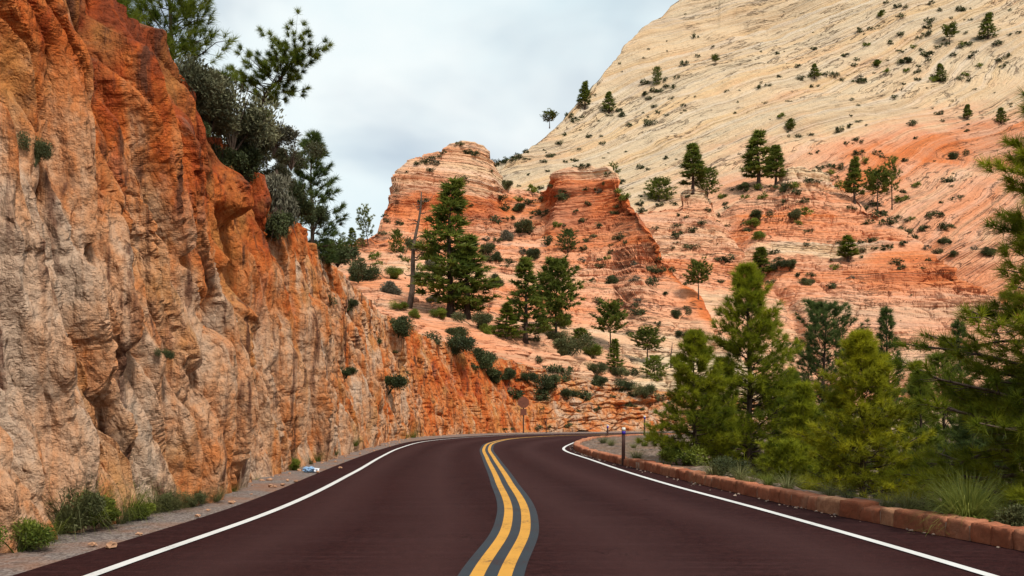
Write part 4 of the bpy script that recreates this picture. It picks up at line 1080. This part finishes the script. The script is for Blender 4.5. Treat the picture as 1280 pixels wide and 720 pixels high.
zoom(1040, 0, 4, """345,82,30 245,70,50,g 330,30,40 370,37,22 272,13,22 490,18,32 535,50,32 643,45,50 690,45,14 590,90,18 692,98,16 800,78,26 480,135,40 495,108,45 490,168,45 340,172,34 432,190,34 408,235,36,g 528,235,26,g
568,220,26,g 558,200,16 465,270,55 445,252,20 482,300,24 365,303,65 350,258,26,g 328,253,18,g 290,215,30 233,130,12 172,222,34,g 192,145,26 138,155,42 58,275,36 123,298,26,o 103,328,30 230,315,34,g
275,355,34,g 210,365,14 372,352,32,g 432,330,24 432,357,34 428,398,28 360,420,18 150,403,50 122,408,30,g 45,400,20,g 12,372,30 605,273,34 637,235,26,g 660,218,45,g 690,222,26,g 713,262,24,g 688,284,30
820,215,45 838,300,30 880,278,36 856,330,28 876,312,16 738,328,36,g 640,392,34 665,370,40,g 685,400,28,g 515,400,44,g 545,400,40 500,380,20,g 475,440,10 712,445,14 313,485,34 133,527,18 92,580,16
135,605,22 45,652,42 86,630,28 402,620,44 540,567,36 548,605,20 420,690,20 668,655,20 120,697,34 150,708,30 892,55,24 896,172,18 930,162,22 670,163,16 740,190,50 100,498,18 815,463,8""")
zoom(460, 160, 4, """460,80,32,o 380,122,26 355,142,24 316,150,26 280,170,45 243,178,32 195,220,18 335,172,50,r 310,210,34 505,122,40 535,130,40 490,262,58 615,218,20 690,290,70,o 660,350,50 745,355,44,g 755,395,80
800,368,50 685,402,60 720,290,30,g 820,320,50,g 870,358,45 752,288,18 800,232,18 900,215,16 875,160,24 905,140,34 785,155,20 272,370,50 90,465,34 158,478,40 80,437,24 72,530,36 518,387,24 640,470,60
690,455,30 725,450,34 840,425,50 880,432,50 813,447,20 785,505,110,o 700,545,70,r 595,557,40,r 648,562,40 890,575,60 935,490,40,g 785,618,50 830,642,80 685,695,45 710,670,40 600,615,80,o 645,650,65
600,655,50 30,645,55,g 50,675,40,g 190,660,40,g 165,645,30 260,610,80,r 260,705,50,g 205,570,60,o 125,690,70,o""")
zoom(660, 180, 4, """115,215,38 175,235,28 175,270,55 295,225,30 335,230,22 375,203,26 400,152,36 360,238,34,r 300,297,36 75,280,45 80,350,46 42,345,44 12,368,18 240,338,28,o 278,382,36 358,412,52 132,412,34,g 175,408,28,g
20,435,48,o 92,497,62 330,460,38,o 297,485,34 280,523,36 40,565,55 410,510,24,o 408,543,34 398,573,36,g 360,578,24,g 365,610,36 270,580,40,r 415,685,62 320,682,28 535,675,36,r 615,630,44,o 612,692,56
670,630,44 655,578,30 435,345,34 450,315,24 460,465,60 482,495,28 530,600,40,r 460,190,40 455,240,40,g 480,270,50,g 560,335,45 565,300,45 560,262,20 660,303,38 730,300,30 790,262,26 752,356,28 793,368,26
742,412,46 743,457,48 737,495,26 815,433,56 818,512,58 728,520,22 868,396,36 900,330,36 950,260,34 950,358,22 635,425,30,r 185,88,18 230,82,22 278,108,50 100,132,14 235,112,18 560,112,46 595,127,20
690,68,28 742,76,12 490,38,14 720,632,36 790,700,30""")
zoom(400, 220, 4, """165,388,50,g 265,404,50,g 292,436,40,g 205,415,34,o 432,418,40,g 410,405,30 365,445,80,o 350,490,110,g 360,565,110,r 190,500,150 330,610,90,g 400,650,90,g 470,690,70,g 490,503,46 535,495,32
505,462,55,g 560,445,70,r 555,625,70,r 885,525,80 930,457,40 945,430,30 885,410,55 845,415,50 830,370,80,o 835,317,36,r 120,390,80 55,620,50 140,650,80 410,375,60,o 480,360,90,o""")
zoom(400, 340, 4, """45,150,60 135,165,80 130,505,75 340,570,120 390,290,100 290,350,40 370,400,30 655,380,130 620,340,70 680,300,110 740,340,50,r 815,450,110 880,530,100 930,520,50 425,500,30 770,480,35 785,250,130,o
840,290,80,g 605,215,80,g""")
zoom(600, 300, 3.6, """75,187,75 115,123,36 135,98,36,r 245,75,70 205,52,50,r 150,270,45 590,185,62 500,180,24 770,195,55 700,175,40,r 770,135,45,o 820,135,45 835,240,32 705,325,56 703,295,28 708,268,28,r 800,378,28 895,342,60
900,372,50 910,425,60 925,305,20 530,280,40,o 672,420,30 375,380,70,g 400,490,140,o 345,440,80,o 260,450,45,o 510,505,100,g 690,595,50 520,590,90,o 535,640,60 380,595,45,o 315,585,45 258,540,45
380,630,40 210,630,65 130,610,60 640,670,60 745,690,70,o 300,660,80 270,690,50 400,700,60 150,700,50 470,710,40 695,690,30 805,712,40 630,600,70,o 550,570,60,o""")
zoom(620, 480, 5.333, """120,110,60 310,100,60 510,95,80 840,40,80 890,140,45 590,90,45,o 665,170,40 545,180,30,o 350,285,30,o 280,295,40 480,280,40,o 775,80,35 315,165,24 995,70,90,o 1085,105,45 1165,130,40 980,170,30
920,70,45 55,300,30,o 105,300,30,o""")
# brush on the far ridge
zoom(600, 150, 4, "75,190,50 100,180,44 130,175,50 160,168,48 190,155,46 210,145,40 230,138,34")
KEEP = []
for r in sorted(RAW, key=lambda r: -r[2]):
    if all((r[0]-k[0])**2+(r[1]-k[1])**2 > (.30*(r[2]+k[2]))**2 for k in KEEP): KEEP.append(r)
COLN = {'d': 'dark', 'g': 'green', 'o': 'olive', 'r': 'grey'}
def near_land(px, py):
    b = min(LAND, key=lambda L: math.hypot(L[0]-px, L[1]-py)); dx, dy = px-b[0], py-b[1]
    w = ('right of' if dx > 0 else 'left of') if abs(dx) > abs(dy) else ('below' if dy > 0 else 'above')
    return b[2], w, math.hypot(dx, dy)
LAND += [(590, 205, 'butte top'), (730, 225, 'small butte cap'), (1150, 240, 'crease in the orange band'), (1000, 280, 'red terrace face'), (880, 255, 'little rock knob'), (655, 503, 'brown sign'),
         (560, 430, 'lip of the far cutting'), (480, 450, 'bend in the cliff face'), (1000, 20, 'top middle of the photo'), (900, 170, 'hollow in the pale slope'), (1100, 150, 'lower edge of the pale stone'), (700, 330, 'middle of the red hill'), (1000, 370, 'pink rock above the pines')]
ZONE = {'cliff': 'the road cutting', 'red_hillside': 'the red hill', 'terraced_bench': 'the pink terraces', 'slickrock_mountain': 'the pale slope', 'far_ridge': 'the far ridge', 'verge': 'the verge'}
SHORT = lambda l: l
items = []
for (px, py, w, c) in KEEP:
    h = hit(px, min(py+w*.22, HOR+60))
    if not h: 
        h = hit(px, py+w*.8)
    if not h: continue
    items.append((px, py, w, c, h))
items.sort(key=lambda i: -i[2])
MAXI = 296
cnt = {}
TREES_SHORT = {}
def short(l):
    """head of a landmark's label, enough to find it"""
    ws = l.split()
    for stop in ('on', 'in', 'at', 'right', 'left', 'beside', 'against', 'with', 'just', 'halfway', 'below', 'above', 'behind', 'between', 'under', 'where', 'alone', 'pressed', 'leaning', 'high', 'near', 'standing', 'low', 'upright', 'a', 'of'):
        if stop in ws[2:]:
            i = ws.index(stop, 2)
            ws = ws[:i] if i >= 2 else ws
    return ' '.join(ws)
todo = []
for it in items[:MAXI]:
    px, py, w, c, h = it
    lm, di, ds = near_land(px, py)
    size = 'large' if w > 17 else 'medium' if w > 10.5 else 'small' if w > 6.5 else 'tiny'
    todo.append((ds, it, size, lm, di))
todo.sort(key=lambda t: t[0])
ORD = ['nearest', 'second', 'third', 'fourth', 'fifth', 'sixth', 'seventh', 'eighth', 'ninth', 'tenth', 'eleventh', 'twelfth', 'thirteenth', 'fourteenth']
for n, (ds, (px, py, w, c, h), size, lm, di) in enumerate(todo):
    p, dist, zn = h
    k = (size, c, lm, di); i = cnt.get(k, 0); cnt[k] = i+1
    big = w > 16
    s = w/F*p.y*{'slickrock_mountain': .92, 'cliff': 1.35}.get(zn, 1.0)
    fl = RNG.uniform(.62, .92)
    o = link('shrub', shrub_mesh(c, int(RNG.integers(0, 3 if big else 5)), big), loc=p-Vector((0, 0, .06*s)))
    o.scale = (s, s*RNG.uniform(.85, 1.1), s*fl*1.1); o.rotation_euler = (0, 0, RNG.uniform(0, 6.28))
    tag(o, " ".join(f"{size} {COLN[c]} shrub on {ZONE[zn]}, {ORD[min(i, 13)]} such {di} the {short(lm)}".split()[:16]), 'shrub', 'shrubs dotted over the rock')
# past three hundred: the smallest tufts as one object
g_ = np.random.default_rng(77); VV, FF, TT, nn = [], [], [], 0
rest = [(it[4][0], it[2]/F*it[4][0].y*1.1) for it in items[MAXI:]]
for i in range(230):
    px, py = g_.uniform(480, 1275), g_.uniform(20, 470); h = hit(px, py)
    if h and h[2] in ('red_hillside', 'terraced_bench', 'slickrock_mountain') and fbm(px*.02, py*.02, 3.3, 2) > -.1: rest.append((h[0], g_.uniform(1.4, 3.8)/F*h[0].y))
for p, s in rest:
    V, Fq, t = SHM[int(g_.integers(0, 5))]; sel = np.arange(0, 460*4).reshape(-1, 4)[g_.permutation(460)[:130]].ravel()
    a = g_.uniform(0, 6.28); v = V[sel]*1.0; ca, sa = math.cos(a), math.sin(a)
    v = np.column_stack([v[:, 0]*ca-v[:, 1]*sa, v[:, 0]*sa+v[:, 1]*ca, v[:, 2]*.75])
    ctr = v.reshape(-1, 4, 3).mean(1, keepdims=True); v = ((v.reshape(-1, 4, 3)-ctr)*1.7+ctr).reshape(-1, 3)
    VV.append(v*s+np.array(p)-(0, 0, .05*s)); FF.append(np.arange(len(sel)).reshape(-1, 4)+nn); TT.append(t[sel]); nn += len(sel)
tag(link('small_tufts', to_mesh('small_tufts', np.vstack(VV), [np.vstack(FF)], SH['d'], {'tint': np.concatenate(TT)}, False)), 'sparse specks of small dark brush scattered over the rock slopes', 'brush', kind='stuff')

# --- the brush along the near cliff lip
M_BR = M_BARKL
def lip_shrub(px, py, wpx, hpx, d, c, label, v=0, hang=False):
    x, y, z = at(px, py, d); s = wpx/F*d*1.15; hh = hpx/F*d*1.15
    o = empty('cliff_shrub', (x, y, z)); tag(o, label, 'shrub', 'brush along the cliff lip')
    V, Fq, t = SHBIG[v]; n4 = 6500*4
    f = link('foliage', to_mesh('foliage', V[:n4]*(1, 1, -1 if hang else 1), [Fq[:6500]], SH[c], {'tint': t[:n4]}, False), o)
    mb = MB(); g = np.random.default_rng(int(px)); sg = -1 if hang else 1
    for i in range(12):
        a = g.uniform(0, 6.28); r = g.uniform(.2, .6); zt = g.uniform(.35, .95)
        mb.tube([(0, 0, -.10*sg), (r*.4*math.cos(a), r*.4*math.sin(a), zt*.45*sg), (r*math.cos(a), r*math.sin(a), zt*sg)], [.018, .012, .005], 4, cap=False)
    link('stems', mb.mesh('stems', M_BR, True), o)
    o.scale = (s, s, hh); o.rotation_euler = (0, 0, g.uniform(0, 6.28))
def lipd(px):                                             # distance at which the cliff lip is seen at that bearing
    return np.interp(px, [180, 215, 250, 285, 320, 350, 385, 400, 430, 445], [13.6, 14.4, 15.8, 17.6, 19.8, 22.2, 26.4, 28.4, 34, 37])
for i, (px, py, w, h, c, l) in enumerate([
 (232, 140, 62, 66, 'c', 'smoky grey green brush right under the tall pine on the cliff lip'),
 (262, 160, 70, 70, 'c', 'dark smoky brush on the cliff lip, second clump right of the tall pine'),
 (290, 186, 70, 78, 'c', 'tallest smoky brush on the cliff lip below the twisted pine'),
 (312, 214, 56, 70, 'c', 'brush at the cliff lip below and right of the twisted pine'),
 (276, 218, 46, 44, 'd', 'dark brush tucked under the lip above the jutting block'),
 (300, 236, 48, 60, 'd', 'dark brush spilling over the lip right of the jutting block'),
 (232, 188, 40, 44, 'd', 'dark brush in the notch left of the jutting block'),
 (320, 160, 36, 30, 'g', 'yellow green bush at the foot of the twisted pine'),
 (342, 190, 46, 36, 'r', 'grey twiggy bush on the lip left of the slender layered pine'),
 (364, 210, 40, 30, 'c', 'low spreading bush on the lip next to the slender layered pine'),
 (372, 268, 42, 42, 'd', 'dark bush on the wall below the slender layered pine'),
 (392, 288, 30, 38, 'd', 'small dark bush on the wall right below the slender layered pine'),
 (352, 240, 36, 34, 'c', 'brush above the long hanging grey bush'),
 (422, 330, 44, 34, 'd', 'dark brush on the lip where the cliff turns the corner')]):
    lip_shrub(px, py, w, h, lipd(px)+.25, c, l, i % 3)
lip_shrub(346, 222, 40, 84, lipd(346)-.1, 'r', 'grey dead bush hanging straight down the cliff wall', 1, True)
lip_shrub(345, 262, 30, 40, lipd(345)-.35, 'd', 'dark lower end of the brush hanging down the cliff wall', 2, True)
for px, py, w, h, l in [(44, 205, 22, 34, 'little green tuft growing from a crack high on the near cliff wall'), (205, 452, 14, 16, 'tiny green tuft in a pocket halfway up the cliff wall')]:
    q = hit(px, py)[0]; V, Fq, t = SHBIG[0]
    o = link('wall_tuft', to_mesh('wall_tuft', V, [Fq], SH['o'], {'tint': t}, False), loc=q); s = w/F*q.y*1.2; o.scale = (s, s, h/F*q.y*1.2)
    tag(o, l, 'shrub')

# --- bunch grass, weeds and the beargrass clump
def blades(n, H, spread, wd, curve, seed, zb=0.0):
    g = np.random.default_rng(seed); a = g.uniform(0, 6.28, n); th = np.abs(g.normal(size=n))*spread
    hd = np.column_stack([np.cos(a), np.sin(a), 0*a]); L = H*g.uniform(.55, 1.1, n); r0 = .14*H*np.sqrt(g.uniform(0, 1, n))
    ks = 5; V = np.zeros((n, ks, 2, 3)); sd = np.column_stack([-np.sin(a), np.cos(a), 0*a])
    for i in range(ks):
        s = i/(ks-1); ang = np.minimum(th+curve*s*g.uniform(.5, 1.2, n), 2.1)
        c = hd*(r0+L*s*np.sin(ang))[:, None]; c[:, 2] = L*s*np.cos(ang)+zb
        w = wd*(1-s*.92)
        V[:, i, 0] = c-sd*w/2; V[:, i, 1] = c+sd*w/2
    b = (np.arange(n)*ks*2)[:, None]; Fq = np.vstack([np.column_stack([b+2*i, b+2*i+1, b+2*i+3, b+2*i+2]) for i in range(ks-1)])
    return V.reshape(-1, 3), Fq, np.repeat(np.clip(g.normal(.5, .25, n), 0, 1), ks*2)
q = (4.66, 9.0); zq = ground(*q, ('verge',))
V, Fq, t = blades(1500, .64, .95, .010, .5, 3)
tag(link('beargrass', to_mesh('beargrass', V, [Fq], M_YUCCA, {'tint': t}, False), loc=(*q, zq-.02)), 'large round clump of stiff green beargrass behind the stone kerb', 'grass clump')
GV = [blades(260, .5, .42, .006, .8, 40+i) for i in range(4)]
GM = {}
def tuft(px, py, hpx, c, label, only=None, v=0, wide=1.0):
    h = hit(px, py, only)
    if not h: return
    p = h[0]; key = (v, c)
    if key not in GM:
        V, Fq, t = GV[v]; GM[key] = to_mesh('grass_tuft', V, [Fq], {'y': M_GRASS, 'g': SH['g'], 'o': SH['o']}[c], {'tint': t}, False)
    o = link('grass_tuft', GM[key], loc=p-Vector((0, 0, .02))); s = hpx/F*p.y/.5*1.25; o.scale = (s*wide, s*wide, s); o.rotation_euler = (0, 0, RNG.uniform(0, 6))
    tag(o, label, 'grass', 'grass tufts beside the road')
L_ = ('cliff', 'verge')
for n, (px, py, h, c, l) in enumerate([
 (30, 690, 50, 'o', 'weedy tuft at the cliff foot nearest the bottom left corner'), (60, 676, 36, 'g', 'green tuft second from the bottom left corner'),
 (88, 660, 80, 'o', 'tall dark weed in the crack near the bottom left'), (108, 654, 60, 'g', 'green weed right of the tall dark weed'), (72, 668, 40, 'o', 'olive weed left of the tall dark weed'),
 (150, 654, 36, 'o', 'low olive weed in the middle of the left cliff foot'), (160, 648, 52, 'g', 'thin green weed left of the twin olive weeds'), (192, 648, 52, 'o', 'olive weed, left of a twin at the cliff foot'),
 (204, 644, 46, 'y', 'dry weed, right of a twin at the cliff foot'), (232, 636, 32, 'o', 'dull weed where the shoulder narrows'), (250, 630, 28, 'o', 'dull weed beside the reddish stone at the cliff foot'),

 (40, 694, 34, 'y', 'yellow green grass in front of the weed bush in the bottom left corner'), (130, 660, 36, 'y', 'thin yellow grass right of the low green bush'), (182, 652, 40, 'y', 'thin yellow grass in front of the taller olive bush'), (222, 642, 30, 'y', 'dry grass right of the taller olive bush'), (270, 625, 24, 'y', 'dry grass at the cliff foot past the last olive bush'), (290, 616, 18, 'g', 'little green grass two tufts left of the litter'),
 (316, 606, 16, 'g', 'small green tuft alone left of the litter'), (366, 590, 22, 'g', 'green tuft just behind the litter'), (396, 577, 18, 'g', 'rounded green tuft right of the litter'),
 (388, 580, 14, 'o', 'olive tuft right beside the rounded green one'), (444, 557, 16, 'g', 'green tuft at the cliff foot below the wall bush'), (420, 568, 10, 'y', 'pale tuft at the cliff foot left of the bend'),
 (515, 549, 16, 'g', 'bright tuft at the cliff foot where the road begins to turn'), (506, 551, 14, 'g', 'low tuft left of the bright one at the turn'), (540, 547, 9, 'o', 'little tuft beyond the turn'),
 (585, 544, 7, 'o', 'very small tuft at the foot of the orange wall'), (610, 543, 7, 'y', 'very small dry tuft at the foot of the orange wall')]):
    tuft(px, py, h, c, l, None, n % 4)
for n, (px, py, h, c, l) in enumerate([
 (754, 554, 14, 'o', 'dark round tuft on the gravel left of the nearest marker post'), (764, 557, 13, 'y', 'pale grey tuft beside the dark one on the gravel'), (796, 575, 20, 'y', 'pale green tuft on the gravel right of the nearest marker post'),
 (792, 560, 10, 'y', 'small tuft behind the pale green one'), (806, 558, 14, 'g', 'green tuft on the gravel by the pine boughs'), (812, 548, 16, 'g', 'green tuft near the farthest marker post'),
 (893, 598, 30, 'y', 'tall thin dry grass behind the kerb under the leftmost pine'), (925, 600, 26, 'y', 'dry grass behind the kerb under the tallest pine'), (938, 606, 20, 'y', 'short dry grass just right of the one under the tallest pine'),
 (984, 612, 28, 'y', 'dry grass in front of the low sapling'), (1010, 612, 24, 'o', 'olive tuft right of the low sapling'), (1036, 622, 26, 'y', 'dry grass left of the yellow green pine'),
 (1110, 636, 30, 'y', 'pale grass between the yellow green pine and the beargrass'), (1136, 640, 36, 'y', 'tall pale grass left of the beargrass clump'), (1150, 640, 30, 'y', 'pale grass touching the beargrass clump'),
 (1255, 655, 34, 'o', 'olive grass right of the beargrass clump'), (1060, 626, 22, 'o', 'olive grass at the foot of the yellow green pine'), (960, 606, 20, 'g', 'green grass between tallest pine and sapling')]):
    tuft(px, py, h, c, l, ('verge',), n % 4, 1.2)

for n, (px, py, w, c, l) in enumerate([(902, 596, 40, 'd', 'low dark bush under the two leftmost roadside pines'), (958, 598, 50, 'g', 'low green bush under the tallest roadside pine'), (1018, 606, 52, 'd', 'dark low bush behind the low sapling'),
  (1050, 616, 44, 'g', 'green low bush at the left foot of the yellow green pine'), (1112, 622, 52, 'd', 'dark bush at the right foot of the yellow green pine'), (1155, 622, 46, 'o', 'olive bush behind the pale grass left of the beargrass'),
  (1240, 640, 60, 'd', 'dark bush right behind the beargrass clump'), (1275, 660, 54, 'o', 'olive bush behind the kerb at the right edge'), (850, 582, 40, 'g', 'green bush at the foot of the leftmost roadside pine'), (985, 600, 44, 'o', 'olive bush left behind the low sapling')]):
    h = hit(px, py, ('verge',)); p = h[0]; s = w/F*p.y*1.1
    o = link('understory_shrub', shrub_mesh(c, n % 3, True), loc=p-Vector((0, 0, .05))); o.scale = (s, s, s*.8); o.rotation_euler = (0, 0, n*1.3)
    tag(o, l, 'shrub', 'low bushes under the roadside pines')
for n, (px, py, w, hh, c, l) in enumerate([(22, 690, 50, 46, 'g', 'green weed bush at the bottom left corner under the cliff'), (96, 655, 50, 60, 'o', 'olive green bush growing out of the crack at the near cliff foot'),
  (118, 652, 46, 40, 'g', 'low green bush right of the olive crack bush'), (172, 648, 30, 24, 'g', 'small green bush between the weeds of the left cliff foot'), (206, 642, 34, 36, 'o', 'taller olive bush at the foot of the left cliff'), (240, 632, 28, 22, 'o', 'dull olive bush where the left shoulder narrows'), (366, 588, 20, 18, 'g', 'rounded green bush at the cliff foot behind the litter')]):
    h = hit(px, py); p = h[0]; s = w/F*p.y*1.1
    o = link('roadside_bush', shrub_mesh(c, n % 3, True), loc=p-Vector((0, 0, .02))); o.scale = (s, s, hh/F*p.y*1.15); o.rotation_euler = (0, 0, n*1.7)
    tag(o, l, 'shrub', 'bushes along the cliff foot')
# --- loose stones at the cliff foot and on the verge
def debris(name, label, spots, mat, seed):
    g = np.random.default_rng(seed); import bmesh
    bm = bmesh.new(); bmesh.ops.create_icosphere(bm, subdivisions=2, radius=1); SV = np.array([v.co[:] for v in bm.verts]); SF = np.array([[v.index for v in f.verts] for f in bm.faces]); bm.free()
    VV, FF, n = [], [], 0
    for p, r in spots:
        o = g.uniform(0, 99); k = 1+.55*fbm(SV[:, 0]*1.3+o, SV[:, 1]*1.3, SV[:, 2]*1.3, 2)
        v = SV*k[:, None]*r*np.array([g.uniform(.7, 1.3), g.uniform(.7, 1.3), g.uniform(.45, .8)])
        v = np.round(v/(r*.35))*(r*.35)*.4+v*.6
        VV.append(v+np.array(p)); FF.append(SF+n); n += len(SV)
    tag(link(name, to_mesh(name, np.vstack(VV), [np.vstack(FF)], mat, smooth=False)), label, 'stones', kind='stuff')
g = np.random.default_rng(4); sp = []
for i in range(230):
    j = int(g.integers(600, len(L_CLIFF)-1)); b = L_CLIFF[j]
    if b[1] < 4: continue
    tt = np.array(L_CLIFF[j+1]-L_CLIFF[j]); tt /= np.linalg.norm(tt); r_ = np.array([tt[1], -tt[0]]); o = abs(g.normal())*.38
    sp.append(((b[0]+r_[0]*(o+.02), b[1]+r_[1]*(o+.02), .03), g.uniform(.015, .05)*(1.5 if g.uniform() < .1 else 1)))
debris('stone_debris', 'small orange rock fragments fallen along the foot of the cliff', sp, simple('fallen_rock', (.40, .22, .13), .95, .4, 3), 5)
sp = []
for i in range(1500):
    j = int(g.integers(0, len(KR))); o = .2+abs(g.normal())*1.0
    if i > 900: o = -.15-abs(g.normal())*.10; b = offs(KR, .0)[j]
    if not (4 < b[1] < 56): continue
    tt = KR[min(j+1, len(KR)-1)]-KR[j-1]; tt /= np.linalg.norm(tt); x, y = b[0]+tt[1]*o, b[1]-tt[0]*o
    sp.append(((x, y, (ground(x, y, ('verge',)) if o > 0 else 0)+.01), g.uniform(.012, .04)*(1 if o > 0 else .55)))
debris('verge_stones', 'loose grey and tan gravel stones on the verge behind the kerb', sp, simple('gravel_stone', (.26, .19, .15), .95, .5, 2), 6)

# ------------------------------------------------------------------ light, sky, camera
EL, AZ = math.radians(52), math.radians(146)
W = bpy.data.worlds.new('World'); SC.world = W; W.use_nodes = True
t = W.node_tree; t.nodes.clear()
def wn(typ, ins=None, **kw):
    nd = t.nodes.new(typ)
    for k, v in kw.items(): setattr(nd, k, v)
    for k, v in (ins or {}).items():
        if hasattr(v, 'links'): t.links.new(v, nd.inputs[k])
        else: nd.inputs[k].default_value = v
    return nd
sky = wn('ShaderNodeTexSky', sky_type='NISHITA', sun_disc=False, sun_elevation=EL, sun_rotation=AZ, air_density=1.0, dust_density=1.5, ozone_density=1.5)
dirv = wn('ShaderNodeTexCoord').outputs['Generated']
st = wn('ShaderNodeVectorMath', {0: dirv, 1: (1.0, 1.0, 1.7)}, operation='MULTIPLY').outputs[0]
n1 = wn('ShaderNodeTexNoise', {'Vector': st, 'Scale': 2.1, 'Detail': 5, 'Roughness': .5, 'Distortion': .3}).outputs['Fac']
cov = wn('ShaderNodeMapRange', {0: n1, 1: .38, 2: .60, 3: .34, 4: .98}, interpolation_type='SMOOTHSTEP').outputs[0]
n2 = wn('ShaderNodeTexNoise', {'Vector': st, 'Scale': 3.4, 'Detail': 6, 'Roughness': .55}).outputs['Fac']
cc = wn('ShaderNodeValToRGB', {'Fac': n2}); cr = cc.color_ramp
cr.elements[0].position, cr.elements[0].color = .3, (.74, .885, .93, 1)
cr.elements[1].position, cr.elements[1].color = .7, (.94, .99, .985, 1)
CLOUD = 9.3
cs = wn('ShaderNodeVectorMath', {0: cc.outputs[0], 1: (CLOUD, CLOUD, CLOUD)}, operation='MULTIPLY').outputs[0]
mx = wn('ShaderNodeMix', {0: cov}, data_type='RGBA')
t.links.new(sky.outputs[0], mx.inputs[6]); t.links.new(cs, mx.inputs[7])
bg = wn('ShaderNodeBackground', {'Color': mx.outputs[2], 'Strength': .10})
out = wn('ShaderNodeOutputWorld'); t.links.new(bg.outputs[0], out.inputs[0])

sl = bpy.data.lights.new('sun', 'SUN'); sl.energy = 3.7; sl.angle = math.radians(8); sl.color = (1, .93, .83)
so = bpy.data.objects.new('sun', sl); COL.objects.link(so)
sv = Vector((math.sin(AZ)*math.cos(EL), math.cos(AZ)*math.cos(EL), math.sin(EL)))
so.rotation_euler = (-sv).to_track_quat('-Z', 'Y').to_euler(); so.location = (20, -20, 60)

cd = bpy.data.cameras.new('camera'); co = bpy.data.objects.new('camera', cd); COL.objects.link(co)
co.location = CAM; co.rotation_euler = (PI/2, 0, 0)
cd.sensor_width = 36; cd.lens = 36*F/1280; cd.shift_y = (HOR-360)/1280; cd.clip_start = .1; cd.clip_end = 6000
SC.camera = co
SC.view_settings.view_transform = 'Standard'; SC.view_settings.look = 'None'; SC.view_settings.exposure = 0.15; SC.view_settings.gamma = 1
SC.view_settings.use_curve_mapping = False
SC.cycles.max_bounces = 5; SC.cycles.diffuse_bounces = 4; SC.cycles.glossy_bounces = 2; SC.cycles.transmission_bounces = 3
SC.cycles.use_denoising = True
